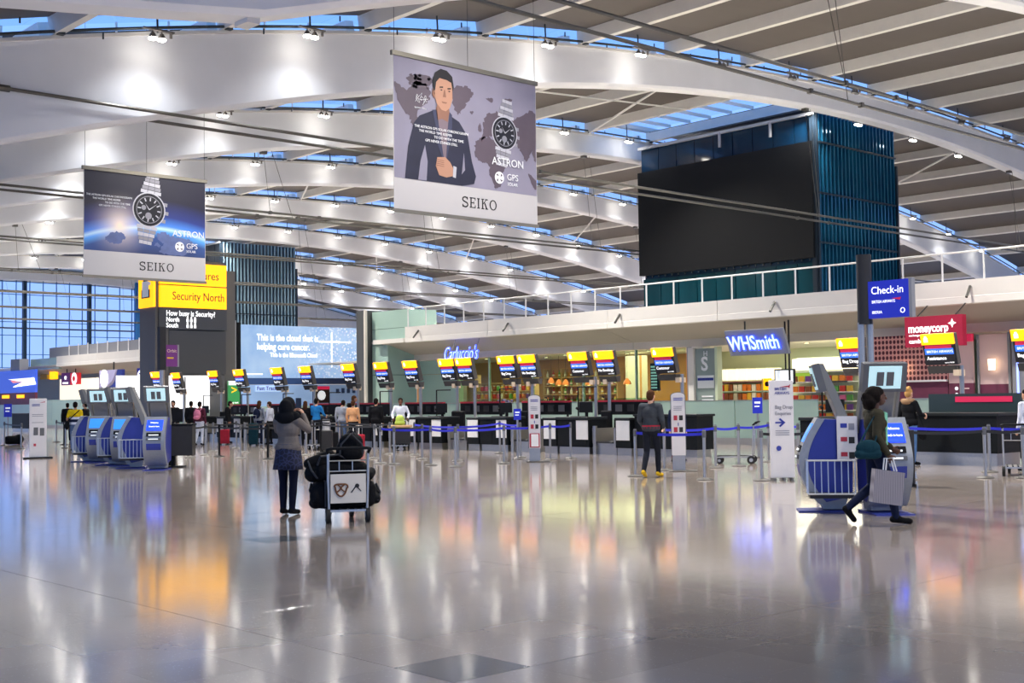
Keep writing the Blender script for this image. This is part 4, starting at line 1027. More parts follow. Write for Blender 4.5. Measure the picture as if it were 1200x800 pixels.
def narrow(px, py, label):
    p_ = G(px, py); v_ = p_ - CAMP; t = thing('info_totem', label, 'sign', (p_.x, p_.y, 0), math.atan2(v_.y, v_.x) - PI/2)
    pts = [(-.15, .35), (.15, .35), (.15, 1.66)] + [(.15*math.cos(a), 1.66+.07*math.sin(a)) for a in [PI*k/8 for k in range(1, 8)]] + [(-.15, 1.66)]
    b_ = mb().prism(pts, 0, .06, 'xz').build('board', 'board_white', t)
    mb().prism([(q[0]*1.1, q[1]*1.006) for q in pts], .012, .05, 'xz').build('edge', 'grey_dark', t)
    mb().box(-.14, .14, .0, .07, .02, .35).build('steel_foot', 'steel', t); mb().bbox(-.22, .4, -.15, .2, 0, .025, .008).build('base', 'steel_base', t)
    lines(b_, -.1, .1, (1.6, 1.56), 'text_blue'); lines(b_, -.1, .08, (1.42, 1.38, 1.34), 'print_grey', h=.012)
    for x, z, c_ in ((-.1, 1.12, 'print_red'), (.02, 1.12, 'text_dark'), (-.1, .86, 'print_red'), (.02, .86, 'text_dark')): mb().box(x, x+.08, -.01, -.006, z, z+.11).build('picture', c_, b_)
    mb().box(-.01, .01, -.01, -.006, 1.0, 1.07).build('picture', 'text_blue', b_)
    return t
t2 = narrow(627, 541, 'narrow white totem sign with rounded top among the café queue posts')
rk = mb(); rk.box(-.13, .13, -.06, -.02, .38, .74); rk.build('leaflet_rack', 'print_red', t2); mb().box(-.09, .10, -.07, -.06, .40, .72).build('leaflets', 'white', t2)
narrow(796, 552, 'narrow white totem sign with rounded top hiding a child')
p_ = G(904, 563); q_ = G(932, 562.5); rz = math.atan2((q_-p_).y, (q_-p_).x)
t4 = thing('bag_drop_board', 'wide white board with blue arrow standing left of the right kiosks', 'sign', (p_.x, p_.y, 0), rz)
Wt = (q_-p_).length
b_ = mb().bbox(0, Wt, 0, .06, .05, 1.93, .008).build('board', 'board_white', t4); 
for x in (.05, Wt*.5, Wt-.08): mb().box(x-.02, x+.02, -.12, .2, 0, .05).build('foot', 'grey_dark', t4)
text('lettering', 'BRITISH', .075, 'text_blue', b_, (.1, -.006, 1.74), sx=.9); text('lettering', 'AIRWAYS', .075, 'text_blue', b_, (.1, -.006, 1.66), sx=.9)
mb().prism([(Wt*.4, 1.80), (Wt*.82, 1.83), (Wt*.88, 1.86), (Wt*.84, 1.77), (Wt*.8, 1.80)], -.008, -.004, 'xz').build('ribbon', 'print_red', b_)
text('lettering', 'Bag Drop', .105, 'print_grey', b_, (.1, -.006, 1.38), sx=.85); text('lettering', 'Enquiries', .10, 'print_grey', b_, (.1, -.006, 1.26), sx=.85)
ar = mb(); ar.box(.1, .26, -.01, -.006, 1.10, 1.13); ar.prism([(.2, 1.2), (.3, 1.115), (.2, 1.03), (.17, 1.05), (.24, 1.115), (.17, 1.18)], -.01, -.006, 'xz'); ar.build('arrow', 'text_blue', b_)
lines(b_, .1, Wt*.8, (.95, .91, .87), 'print_grey', h=.014); mb().lathe([(.05, 0), (.05, .004)], 16, (.16, -.008, .62), 'y').build('dot', 'text_blue', b_)
# small blue notices on short poles
mat('sign_blue', '2430c0', .4, emit=.12)
def notice(px, py, zc, h, w, label, z0=0):
    p_ = G(px, py); v_ = p_ - CAMP; t = thing('blue_notice', label, 'sign', (p_.x, p_.y, 0), math.atan2(v_.y, v_.x) - PI/2)
    mb().tube((0, .03, 0), (0, .03, zc), .03, n=10).build('pole', 'steel', t); mb().lathe([(.15, 0), (.15, .015), (.04, .03)], 16, (0, .03, 0)).build('base', 'steel_base', t)
    b_ = mb().box(-w/2, w/2, -.015, .01, zc-h/2, zc+h/2).build('panel', 'sign_blue', t); mb().box(-w*.3, w*.3, -.02, -.015, zc+h*.12, zc+h*.24).build('print_line', 'white_soft', b_); mb().box(-w*.3, w*.2, -.02, -.015, zc-h*.1, zc-h*.02).build('print_line', 'white_soft', b_)
notice(889, 536, 1.38, .42, .26, 'small blue notice on a pole left of the white bag drop board')
notice(607, 538, 1.22, .30, .2, 'small blue notice on a pole left of the narrow café totem')
notice(9, 517, 1.42, .6, .34, 'blue notice on a pole at the far left edge')
# steel pole sign "Check-in"
p_ = G(1013, 597)
p_ = Vector((17.0, 10.47, 0))
ck = thing('check_in_sign', 'tall steel pole with a bright blue check-in sign near the top', 'sign', (p_.x, p_.y, 0), 0)
for dx, dy in ((-.05, .045), (.05, -.045)): mb().tube((dx, dy, 0), (dx, dy, 2.75), .055, n=12).build('pole', 'steel', ck, smooth=True)
mb().tube((0, 0, 2.72), (0, 0, 3.8), .115, n=16).build('dark_sleeve', 'charcoal', ck, smooth=True); mb().lathe([(.3, 0), (.3, .02), (.12, .04)], 18).build('base', 'steel_base', ck)
sb_ = mb().box(-.06, .06, -.78, -.10, 2.80, 3.37).build('panel', 'sign_blue', ck); mb().box(-.05, .05, -.83, -.78, 2.79, 3.38).build('panel_edge', 'grey', ck)
text('lettering', 'Check-in', .165, 'white_lit', sb_, (-.062, -.15, 3.17), FACE_X, .001, sx=.92); text('lettering', 'BRITISH AIRWAYS', .062, 'white_lit', sb_, (-.062, -.16, 3.03), FACE_X, .001, sx=.8); text('lettering', 'IBERIA', .062, 'white_lit', sb_, (-.062, -.16, 2.87), FACE_X, .001)
mb().prism([(-.5, 3.09), (-.66, 3.10), (-.64, 3.06)], -.066, -.062, 'yz').build('ribbon', 'red_lit', sb_)
ring = mb(); ring.path([(-.064, -.68+.035*math.cos(a), 2.9+.035*math.sin(a)) for a in [PI*2*k/14 for k in range(14)]], .006, 5, closed=True); ring.build('emblem', 'white_lit', sb_)
# purple post sign behind the kiosks
mat('purple', '6a2a72', .5, emit=.12)
ob = thing('post_sign', 'steel post with a small purple sign in front of the dark pylon', 'sign', (20.15, 40, 0))
mb().tube((0, 0, 0), (0, 0, 2.8), .09, n=12).build('post', 'steel', ob, smooth=True); mb().box(-.13, .1, -.1, .1, 2.8, 4.3).build('dark_sleeve', 'charcoal', ob)
pb = mb().box(.1, .55, -.06, .06, 2.93, 3.68).build('panel', 'purple', ob); mb().box(.55, .62, -.05, .05, 2.92, 3.69).build('panel_edge', 'grey', ob)
text('lettering', 'Orbit', .16, 'tag_paper', pb, (.15, -.062, 3.42), extrude=.001); mb().box(.16, .4, -.066, -.06, 3.2, 3.25).build('print_line', 'yellow_flat', pb)
# ------------------------------------------------------------------ self-service kiosks
mat('kiosk_screen', '2f7fe8', .2, emit=.9, ecol='3f8cf0'); mat('kiosk_screen_deep', '2b50ff', .2, emit=1.0, ecol='2a4cff'); mat('kiosk_pic', 'bfe3e6', .3, emit=.55); mat('kiosk_mast', '83827e', .45, .2); mat('basket_steel', 'c3c6c9', .3, .7); mat('bag_red', 'b02038', .6)
def arc(pts, n=6):
    """smooth open curve through points (Catmull-Rom)"""
    P_ = [Vector(q) for q in pts]; out = []
    for k in range(len(P_)-1):
        p0 = P_[max(k-1, 0)]; p1, p2 = P_[k], P_[k+1]; p3 = P_[min(k+2, len(P_)-1)]
        for j in range(n):
            u = j/n; out.append(tuple(.5*((2*p1)+(p2-p0)*u+(2*p0-5*p1+4*p2-p3)*u*u+(3*p1-p0-3*p2+p3)*u**3)))
    out.append(tuple(P_[-1])); return out
def make_kiosk(deep=False, basket=1, board=False):
    r = empty('self_service_kiosk'); W_ = .27
    outer = arc([(-.16, 1.32), (-.34, 1.0), (-.42, .74), (-.38, .46), (-.24, .2), (-.14, .1)]); inner = arc([(-.06, 1.30), (-.22, 1.02), (-.30, .74), (-.27, .48), (-.14, .24), (-.06, .14)])
    mb().prism(outer + inner[::-1], -W_, W_, 'yz').build('front_band', 'kiosk_grey', r)
    mb().prism(inner + [(.30, .22), (.33, 1.28)], -W_+.015, W_-.015, 'yz').build('side_panels', 'kiosk_blue', r)
    mb().prism([(-.12, .1), (-.02, .3), (.26, .3), (.2, .04), (-.1, .04)], -W_+.06, W_-.06, 'yz').build('foot', 'kiosk_grey', r)
    mb().prism([(-.44, 0), (.28, 0), (.28, .03), (-.44, .015)], -W_, W_, 'yz').build('base_plate', 'kiosk_blue', r)
    nrm = lambda a, c, off: (a[0]-off*.87, a[1]+off*.48)
    def front(z0, z1, hw, material, name, off=.012, xo=0):
        def at(z):   # y of the outer curve at height z
            for (y0, za), (y1, zc) in zip(outer[:-1], outer[1:]):
                if zc <= z <= za: return y0 + (y1-y0)*(za-z)/(za-zc+1e-9)
            return -.2
        pts = [(at(z1)-off, z1), (at((z0+z1)/2)-off, (z0+z1)/2), (at(z0)-off, z0), (at(z0)+.02, z0), (at(z1)+.02, z1)]
        return mb().prism(pts, xo-hw, xo+hw, 'yz').build(name, material, r)
    sc_ = front(.98, 1.24, .20, 'kiosk_screen_deep' if deep else 'kiosk_screen', 'touch_screen')
    if deep:
        text('lettering', 'Welcome', .05, 'white_lit', sc_, (-.09, -.37, 1.16), (PI/2-.5, 0, 0)); text('lettering', 'Check in here', .045, 'white_lit', sc_, (-.12, -.40, 1.07), (PI/2-.5, 0, 0))
    front(.84, .93, .18, 'black', 'card_slot', .02); front(.74, .80, .18, 'grey_dark', 'ticket_slot', .03); front(.5, .66, .18, 'kiosk_blue', 'printer_door', .006)
    for z in (.86, .76): front(z, z+.025, .12, 'white_soft', 'slot_light', .034)
    mp = arc([(.31, 1.20), (.22, 1.42), (.10, 1.72), (-.06, 2.08)]) + [(-.18, 2.08), (-.20, 2.0)] + arc([(-.08, 1.88), (.02, 1.62), (.12, 1.36), (.2, 1.1)])
    mb().prism(mp, -.2, .2, 'yz').build('mast', 'kiosk_mast', r)
    for sx_ in (-1, 1): mb().prism(mp, sx_*.26-.02, sx_*.26+.02, 'yz').build('mast_cheek', 'kiosk_mast', r)
    h_ = mb().prism([(-.22, 2.06), (-.12, 2.09), (-.02, 1.70), (-.12, 1.67)], -.31, .31, 'yz').build('head', 'grey_dark', r)
    d_ = mb().prism([(-.225, 2.02), (-.215, 2.025), (-.125, 1.72), (-.135, 1.715)], -.23, .23, 'yz').build('head_screen', 'kiosk_pic', h_)
    for x in (-.12, .02): mb().prism([(-.215, 1.94), (-.205, 1.945), (-.150, 1.76), (-.16, 1.755)], x, x+.10, 'yz').build('picture', 'grey_dark', d_)
    if basket:
        s_ = basket; bk = mb(); x0, x1 = s_*.29, s_*.62
        for z, rr_ in ((.74, .014), (.28, .014)): bk.path([(x0, -.33, z), (x1, -.33, z), (x1, .3, z), (x0, .3, z)], rr_, 6)
        for k in range(8): y = -.33+.63*k/7; bk.tube((x1, y, .28), (x1, y, .74), .008, n=5)
        for k in range(3): x = x0+(x1-x0)*(k+.5)/3; bk.tube((x, -.33, .28), (x, -.33, .74), .008, n=5)
        bk.build('basket', 'basket_steel', r); mb().box(min(x0, x1), max(x0, x1), -.31, .29, .22, .28).build('basket_floor', 'charcoal', r)
    if board:
        b_ = mb().box(.285, .30, .10, .38, .74, 1.34).build('info_board', 'board_white', r)
        for k, (z, c_) in enumerate(((1.24, 'text_blue'), (1.05, 'print_red'), (.84, 'print_red'))): mb().box(.30, .303, .15, .24, z-.06, z).build('picture', c_, b_); mb().box(.30, .303, .26, .34, z-.09, z).build('picture', 'print_grey' if k == 0 else 'text_dark', b_)
    return r
def face(nx, ny): return math.atan2(nx, -ny)
KD = make_kiosk(True, 0); KR = make_kiosk(False, 1, True)
KS = make_kiosk(False, 1); KF = make_kiosk(False, 0)
n1, n2 = face(-.84, .54), face(-.66, -.75)
for x, y, lb in ((103, 540.5, 'side-on kiosk facing left at the far left end of the kiosk bank'), (133, 544.3, 'side-on kiosk facing left, second of three in the left bank'), (158.5, 548, 'side-on kiosk facing left next to the kiosk with the glowing welcome screen')):
    p_ = G(x, y); put(KS, (p_.x, p_.y, 0), 'blue and grey ' + lb, 'self-service kiosks on the left', 'kiosk', n1)
for x, y, lb in ((117, 541.3, 'kiosk turned to the viewer, leftmost of three in the bank'), (146, 545, 'kiosk turned to the viewer, middle of three in the bank')):
    p_ = G(x, y); put(KF, (p_.x, p_.y, 0), 'blue and grey ' + lb, 'self-service kiosks on the left', 'kiosk', n2)
p_ = G(185, 550); put(KD, (p_.x, p_.y, 0), 'blue and grey check-in kiosk with glowing welcome screen beside the black bin', 'self-service kiosks on the left', 'kiosk', n2)
p_ = G(972, 598); put(KR, (p_.x, p_.y, 0), 'grey and blue kiosk in side view with a wire basket, left of the walking woman', 'self-service kiosks on the right', 'kiosk', face(-.62, .78))
p_ = G(1036, 600.5); put(copy_tree(KD), (p_.x, p_.y, 0), 'grey and blue kiosk facing the viewer, partly hidden by the walking woman', 'self-service kiosks on the right', 'kiosk', face(-.62, -.78))
# black bin with a stand beside the left kiosks
p_ = G(212, 547)
bn = thing('waste_bin', 'black box bin on a stand beside the kiosk with the glowing screen', 'bin', (p_.x, p_.y, 0), -.72)
mb().bbox(-.34, .34, -.2, .2, .3, 1.08, .01).build('body', 'charcoal', bn); mb().box(-.36, .36, -.22, .22, 1.08, 1.12).build('lid', 'black', bn); mb().tube((-.2, 0, 0), (-.2, 0, .3), .05, n=10).build('stand', 'black', bn); mb().bbox(-.42, .1, -.2, .2, 0, .03, .01).build('base', 'black', bn)
bn2 = thing('document_stand', 'dark slanted stand behind the black bin', 'stand', (p_.x+.3, p_.y+1.1, 0), -.7)
mb().box(-.1, .1, -.1, .1, 0, 1.15).build('pedestal', 'black', bn2); mb().box(-.3, .3, -.05, .05, 1.15, 1.5).build('tray', 'black', bn2)
p_ = G(1052, 570)
bn3 = thing('waste_bin', 'grey box bin half hidden behind the walking woman', 'bin', (p_.x+.1, p_.y, 0), -.72)
mb().bbox(-.2, .2, -.2, .2, .05, 1.0, .01).build('body', 'charcoal', bn3); mb().box(-.21, .21, -.21, .21, 0, .05).build('base', 'black', bn3)
# ------------------------------------------------------------------ people (one continuous body mesh each)
for nm, c in dict(skin_a='b5866b', skin_b='5a3a2a', skin_c='d2a48a', hair_dark='1a1512', hair_brown='4a2f1e', hair_blond='b58a52').items(): mat(nm, c, .55 if 'skin' in nm else .8, noise=.06, nscale=20, spec=.35 if 'skin' in nm else .08)
for nm, c in dict(cloth_taupe='746b65', cloth_black='16171a', cloth_navy='1c2238', cloth_tights='14172a', cloth_greyjkt='3f4348', cloth_jeans='5f86b8', cloth_darkjeans='1d2028', cloth_olive='3e3a2c', cloth_yellow='e5c21c', cloth_blue='2a7fc0', cloth_orange='e0a878', cloth_white='d5d8e2', cloth_grey='9aa0aa', cloth_pink='d77f96', cloth_mint='8fd6b4', cloth_teal='15353f', cloth_denim='54688a', shoe_dark='121214', sole='b8b0a4', cloth_plum='5b2b3a', shoe_yellow='c8a020', cloth_red='a02838').items(): mat(nm, c, .85, noise=.12, nscale=9, bump=.15, bscale=40, spec=.1)
mat('lip', '9a5048', .5); mat('eye_white', 'e6e2dc', .3); mat('eye_dark', '120e0c', .2)
def remesh(name, prims, voxel, mats, parent, smooth=2):
    """union of capsules/ellipsoids -> one continuous mesh; every face takes the material of the nearest shape"""
    b_ = mb()
    for pr_ in prims:
        if pr_[0] == 'c':
            _, p0, p1, r0, r1, mi = pr_; p0, p1 = Vector(p0), Vector(p1); d = (p1-p0)
            L = d.length; d = d/L if L > 1e-6 else Vector((0,0,1))
            pts = []; rad = []
            for a in (-80, -50, -25): pts.append(p0 + d*(r0*math.sin(math.radians(a)))); rad.append(r0*math.cos(math.radians(a)))
            pts += [p0, p1]; rad += [r0, r1]
            for a in (25, 50, 80): pts.append(p1 + d*(r1*math.sin(math.radians(a)))); rad.append(r1*math.cos(math.radians(a)))
            b_.path(pts, rad, 12)
        else:
            _, c_, r_, mi, rot = pr_; b_.ell(c_, r_, 16, 10, rot)
    ob = b_.build('tmp', mats[0], link=False); om = ob.data; md = ob.modifiers.new('r', 'REMESH'); md.mode = 'VOXEL'; md.voxel_size = voxel
    ms = ob.modifiers.new('s', 'SMOOTH'); ms.factor = .5; ms.iterations = smooth
    me = bake(ob); D.meshes.remove(om)
    me.name = name; me.materials.clear()
    for q in mats: me.materials.append(M[q])
    n = len(me.polygons); ctr = np.empty(n*3); me.polygons.foreach_get('center', ctr); ctr = ctr.reshape(n, 3)
    best = np.full(n, 1e9); idx = np.zeros(n, dtype=np.int32)
    for pr_ in prims:
        if pr_[0] == 'c':
            _, p0, p1, r0, r1, mi = pr_; p0 = np.array(p0); p1 = np.array(p1); d = p1-p0; L2 = max(1e-9, d@d)
            u = np.clip((ctr-p0)@d/L2, 0, 1); dist = np.linalg.norm(ctr-(p0+u[:, None]*d), axis=1) - (r0+(r1-r0)*u)
        else:
            _, c_, r_, mi, rot = pr_; q = ctr-np.array(c_)
            if rot is not None: q = q @ np.array(rot)
            rn = np.array(r_); k = np.linalg.norm(q/rn, axis=1); dist = (k-1)*rn.min()
        w = dist < best; best[w] = dist[w]; idx[w] = mi
    me.polygons.foreach_set('material_index', idx); me.polygons.foreach_set('use_smooth', [True]*n)
    o_ = D.objects.new(name, me); COL.objects.link(o_); adopt(o_, parent)
    return o_
def lerp(a, b, t): return tuple(x+(y-x)*t for x, y in zip(a, b))
def hand(prims, w, d, side, s, mi, palm_n, spread=1.0, curl=.5):
    """palm, four unequal fingers bent at the knuckle, thumb from the side of the palm"""
    w = Vector(w); d = Vector(d).normalized(); n = Vector(palm_n); n = (n - d*n.dot(d)).normalized(); t = d.cross(n)*side
    pc = w + d*.045*s
    prims.append(('e', tuple(pc), (.042*s, .018*s, .052*s), mi, Matrix((t, n, d)).transposed()))
    for k, L in enumerate((.068, .078, .072, .056)):
        b_ = w + d*.085*s + t*(.030-.020*k)*s*spread
        m1 = b_ + (d*math.cos(curl) + n*math.sin(curl))*L*.5*s; m2 = m1 + (d*math.cos(curl*2.2) + n*math.sin(curl*2.2))*L*.5*s
        prims.append(('c', tuple(b_), tuple(m1), .0095*s, .009*s, mi)); prims.append(('c', tuple(m1), tuple(m2), .009*s, .007*s, mi))
    b_ = w + d*.03*s + t*.03*s; m1 = b_ + (d*.6 + t*.75 + n*.2).normalized()*.04*s; m2 = m1 + (d*.85 + t*.2 + n*.45).normalized()*.032*s
    prims.append(('c', tuple(b_), tuple(m1), .013*s, .011*s, mi)); prims.append(('c', tuple(m1), tuple(m2), .011*s, .008*s, mi))
def person(label, pos, rz, H=1.72, skin='skin_a', hair='hair_dark', top='cloth_black', legs='cloth_darkjeans', shoes='shoe_dark', pose=None, voxel=.014, group=None, hairstyle='short', fem=False, sleeve='long', coat=False, thick=1.0, headturn=0.0, hands=False, tophem=None):
    """local axes: x to the person's right, y forward, z up; unit height scaled by H/1.72"""
    t = thing('person', label, 'person', (pos[0], pos[1], pos[2] if len(pos) > 2 else 0), rz, group)
    s = H/1.72; P_ = dict(
        hipL=(-.09, 0, .90), hipR=(.09, 0, .90), kneeL=(-.10, .02, .49), kneeR=(.10, .02, .49), ankL=(-.10, -.02, .09), ankR=(.10, -.02, .09), toeL=(-.12, .15, .035), toeR=(.12, .15, .035),
        pelvis=(0, 0, .94), waist=(0, .01, 1.08), chest=(0, 0, 1.28), neck=(0, -.01, 1.45), head=(0, .025, 1.60),
        shL=(-.18, -.01, 1.40), shR=(.18, -.01, 1.40), elL=(-.23, -.02, 1.12), elR=(.23, -.02, 1.12), wrL=(-.23, .06, .87), wrR=(.23, .06, .87))
    if fem: P_['shL'] = (-.165, -.01, 1.39); P_['shR'] = (.165, -.01, 1.39)
    if pose: P_.update(pose)
    P_ = {k: tuple(x*s for x in v) for k, v in P_.items()}
    mats = [skin, top, legs, shoes, hair, 'lip', 'eye_white', 'eye_dark', 'sole']; SK, TP, LG, SH, HR, LP, EW, ED, SO = range(9)
    pr_ = []; T = thick
    def c_(a, b, r0, r1, mi): pr_.append(('c', tuple(a), tuple(b), r0*s, r1*s, mi))
    pel, wa, ch, nk, hd = (Vector(P_[k]) for k in ('pelvis', 'waist', 'chest', 'neck', 'head'))
    e = 1.16 if coat else 1.0
    pr_.append(('e', tuple(pel), (.165*s*T*(1.06 if fem else 1), .115*s*T, .13*s), LG, None))
    pr_.append(('e', tuple(wa), (.150*s*T*e*(.92 if fem else 1), .106*s*T*e, .22*s), TP, None))
    pr_.append(('e', tuple(ch), (.165*s*T*e*(.94 if fem else 1), .112*s*T*e, .18*s), TP, None))
    if fem: 
        for x in (-.07, .07): pr_.append(('e', (ch.x+x*s, ch.y+.075*s, ch.z-.01*s), (.065*s, .06*s, .065*s), TP, None))
    c_(ch + Vector((0, -.01*s, .10*s)), P_['shL'], .075*e*T, .062*e, TP); c_(ch + Vector((0, -.01*s, .10*s)), P_['shR'], .075*e*T, .062*e, TP)
    if tophem: pr_.append(('e', (pel.x, pel.y, tophem*s), (.168*s*T*e*(1.05 if fem else 1), .122*s*T*e, .12*s), TP, None))
    c_(nk - Vector((0, 0, .05*s)), nk + (hd-nk)*.45, .055, .05, SK)
    ca, sa = math.cos(headturn), math.sin(headturn); Rz = Matrix(((ca, -sa, 0), (sa, ca, 0), (0, 0, 1)))
    def hp(x, y, z): return tuple(hd + Rz @ Vector((x*s, y*s, z*s)))
    pr_.append(('e', hp(0, -.01, .025), (.072*s, .092*s, .092*s), SK, Rz)); pr_.append(('e', hp(0, .025, -.05), (.055*s, .06*s, .065*s), SK, Rz))
    pr_.append(('c', hp(0, .088, .005), hp(0, .102, -.025), .010*s, .016*s, SK))
    for x in (-1, 1): pr_.append(('e', hp(x*.074, -.005, -.005), (.012*s, .022*s, .034*s), SK, Rz))
    pr_.append(('c', hp(-.02, .082, -.062), hp(.02, .082, -.062), .009*s, .009*s, LP))
    if voxel < .01:
        for x in (-.028, .028): pr_.append(('e', hp(x, .076, .012), (.013*s, .011*s, .009*s), ED, Rz))
    for S_ in ('L', 'R'):
        sh, el, wr = P_['sh'+S_], P_['el'+S_], P_['wr'+S_]
        c_(sh, el, .062*e, .048*e, TP)
        if sleeve == 'long': c_(el, lerp(el, wr, .9), .046*e, .036*e, TP); c_(lerp(el, wr, .85), wr, .027, .026, SK)
        else: pr_.pop(); c_(sh, lerp(sh, el, .7), .064, .055, TP); c_(lerp(sh, el, .7), el, .045, .042, SK); c_(el, wr, .040, .026, SK)
        d = Vector(wr)-Vector(el); sd = -1 if S_ == 'L' else 1
        pn = P_.get('palm'+S_, tuple(x for x in (Vector((-sd, 0, 0)))))
        if hands: hand(pr_, wr, d, sd, s, SK, pn, 1.0, P_.get('curl', (.5/s,))[0]*s)
        else: pr_.append(('e', tuple(Vector(wr)+d.normalized()*.06*s), (.03*s, .045*s, .07*s), SK, None))
        hi, kn, an, to = P_['hip'+S_], P_['knee'+S_], P_['ank'+S_], P_['toe'+S_]
        c_(hi, kn, .092*T, .062, LG); c_(kn, lerp(kn, an, .4), .060, .062, LG); c_(lerp(kn, an, .4), an, .060, .046, LG)
        heel = tuple(Vector(an) + (Vector(an)-Vector(to)).normalized()*.045*s - Vector((0, 0, .04*s)))
        c_(heel, to, .042, .036, SH); c_(an, lerp(heel, to, .5), .045, .04, SH)
    body = remesh('body', pr_, voxel, mats, t, 3 if voxel > .01 else 6)
    # hair is a child of the body's thing
    hh = []
    def HE(x, y, z, a, b2, c2): hh.append(('e', hp(x, y, z), (a*s, b2*s, c2*s), 0, Rz))
    if hairstyle != 'none':
        HE(0, -.022, .05, .082, .094, .083); HE(0, -.055, .0, .078, .065, .09)
        if hairstyle == 'long': HE(0, -.085, -.10, .088, .055, .15); HE(0, -.05, -.03, .092, .08, .09)
        if hairstyle == 'bun': HE(0, -.12, .05, .05, .05, .05)
        if hairstyle == 'curly':
            HE(0, -.07, .02, .11, .11, .12); HE(0, -.12, -.05, .11, .09, .12)
            for k in range(8): a = k*.8; HE(.08*math.cos(a), -.13+.05*math.sin(a), -.06+.07*math.sin(a*1.7), .04, .04, .05)
        if hairstyle == 'updo': HE(0, -.06, .09, .07, .07, .06); HE(.02, -.03, .13, .045, .05, .04); HE(-.03, -.07, .12, .04, .04, .04)
        remesh('hair', hh, max(.009, voxel*.8), [hair], t, 1)
    return t, s
def loft_rings(rings, n=28):
    """rings: list of (cx, cy, cz, rx, ry, wob)"""
    vs = []; f = []
    for k, (cx, cy, cz, rx, ry, wob) in enumerate(rings):
        for j in range(n):
            a = 2*PI*j/n; w = 1 + wob*math.sin(a*7 + k*.3); vs.append((cx+rx*w*math.cos(a), cy+ry*w*math.sin(a), cz))
    for k in range(len(rings)-1):
        for j in range(n): f.append((k*n+j, k*n+(j+1) % n, (k+1)*n+(j+1) % n, (k+1)*n+j))
    return vs, f
def facing(dx, dy): return math.atan2(dy, dx) - PI/2

# woman taking a photograph
p_ = G(338, 603)
w1, s = person('woman in a taupe jacket and patterned skirt taking a photo beside the loaded trolley', (p_.x, p_.y), facing(.74, .45), 1.68, 'skin_a', 'hair_dark', 'cloth_taupe', 'cloth_tights', 'shoe_dark', voxel=.0075, fem=True, coat=True, hands=True, hairstyle='none', thick=1.05, tophem=1.0,
    pose=dict(ankL=(-.075, -.02, .09), ankR=(.075, -.03, .09), toeL=(-.10, .14, .035), toeR=(.09, .15, .035), kneeL=(-.085, .01, .49), kneeR=(.085, 0, .49), elL=(-.25, .16, 1.26), elR=(.26, .16, 1.26), wrL=(-.09, .30, 1.50), wrR=(.10, .30, 1.50), palmL=(.9, .3, 0), palmR=(-.9, .3, 0), curl=(.6,), head=(0, .05, 1.585)))
vs, f = loft_rings([(0, 0, 1.03, .175, .13, 0), (0, 0, .95, .19, .145, .01), (0, 0, .85, .20, .155, .03), (0, 0, .74, .215, .165, .045), (0, 0, .66, .225, .17, .06)])
m = mat('skirt_print', '2a2f55', .8); t = m.node_tree; pp = t.nodes['Principled BSDF']; tc = t.nodes.new('ShaderNodeTexCoord'); vz = t.nodes.new('ShaderNodeTexVoronoi'); vz.feature = 'DISTANCE_TO_EDGE'; vz.inputs['Scale'].default_value = 16
t.links.new(tc.outputs['Object'], vz.inputs['Vector']); rp = t.nodes.new('ShaderNodeValToRGB'); rp.color_ramp.elements[0].color = srgb('343a62'); rp.color_ramp.elements[1].color = srgb('14172e'); rp.color_ramp.elements[1].position = .12; t.links.new(vz.outputs['Distance'], rp.inputs[0]); t.links.new(rp.outputs[0], pp.inputs['Base Color'])
sk = mb(); sk.add(vs, f); so = sk.build('skirt', 'skirt_print', w1, smooth=True); md = so.modifiers.new('t', 'SOLIDIFY'); md.thickness = .006
# black hood and scarf
hd = [('e', (0, .01, 1.60), (.105, .12, .125), 0, None), ('e', (0, -.06, 1.55), (.11, .10, .14), 0, None), ('c', (-.12, -.02, 1.43), (.12, -.02, 1.43), .085, .085, 0), ('e', (0, -.09, 1.42), (.15, .08, .10), 0, None), ('c', (0, .08, 1.42), (0, .06, 1.46), .07, .06, 0)]
remesh('hooded_scarf', hd, .010, ['cloth_black'], w1)
ph = thing('camera_phone', 'dark phone held up by the woman in the taupe jacket', 'phone', (p_.x, p_.y, 0), facing(.74, .45))
mb().bbox(-.045, .045, .345, .357, 1.54, 1.70, .004).build('case', 'black_gloss', ph)
mb().box(-.04, .04, .341, .345, 1.55, 1.69).build('screen', 'navy_screen', ph)

# man walking away in a grey jacket
p_ = G(764, 559)
w2, s = person('man with short brown hair in a grey jacket walking towards the desks', (p_.x, p_.y), facing(.95, .35), 1.78, 'skin_c', 'hair_brown', 'cloth_greyjkt', 'cloth_darkjeans', 'shoe_yellow', voxel=.009, hands=True, tophem=.98, coat=True,
    pose=dict(ankL=(-.08, -.24, .13), toeL=(-.10, -.09, .035), kneeL=(-.09, -.02, .5), ankR=(.08, .16, .09), toeR=(.09, .33, .035), kneeR=(.09, .12, .5), elL=(-.25, .02, 1.13), wrL=(-.22, .20, .96), elR=(.25, -.03, 1.13), wrR=(.20, .16, .98)))
vs, f = loft_rings([(0, 0, 1.03, .185, .135, 0), (0, 0, .965, .19, .138, 0)]); k_ = mb(); k_.add([(x*s, y*s, z*s) for x, y, z in vs], f); k_.build('red_waistband', 'cloth_red', w2)
# child behind the totem
p_ = G(789, 541)
person('child in dark clothes standing half hidden behind a narrow totem sign', (p_.x+.3, p_.y+.1), facing(-.6, -.8), 1.55, 'skin_c', 'hair_brown', 'cloth_navy', 'cloth_plum', voxel=.013, thick=.95, pose=dict(ankR=(.16, .1, .09), toeR=(.22, .26, .035), ankL=(-.14, -.05, .09), toeL=(-.2, .1, .035)))
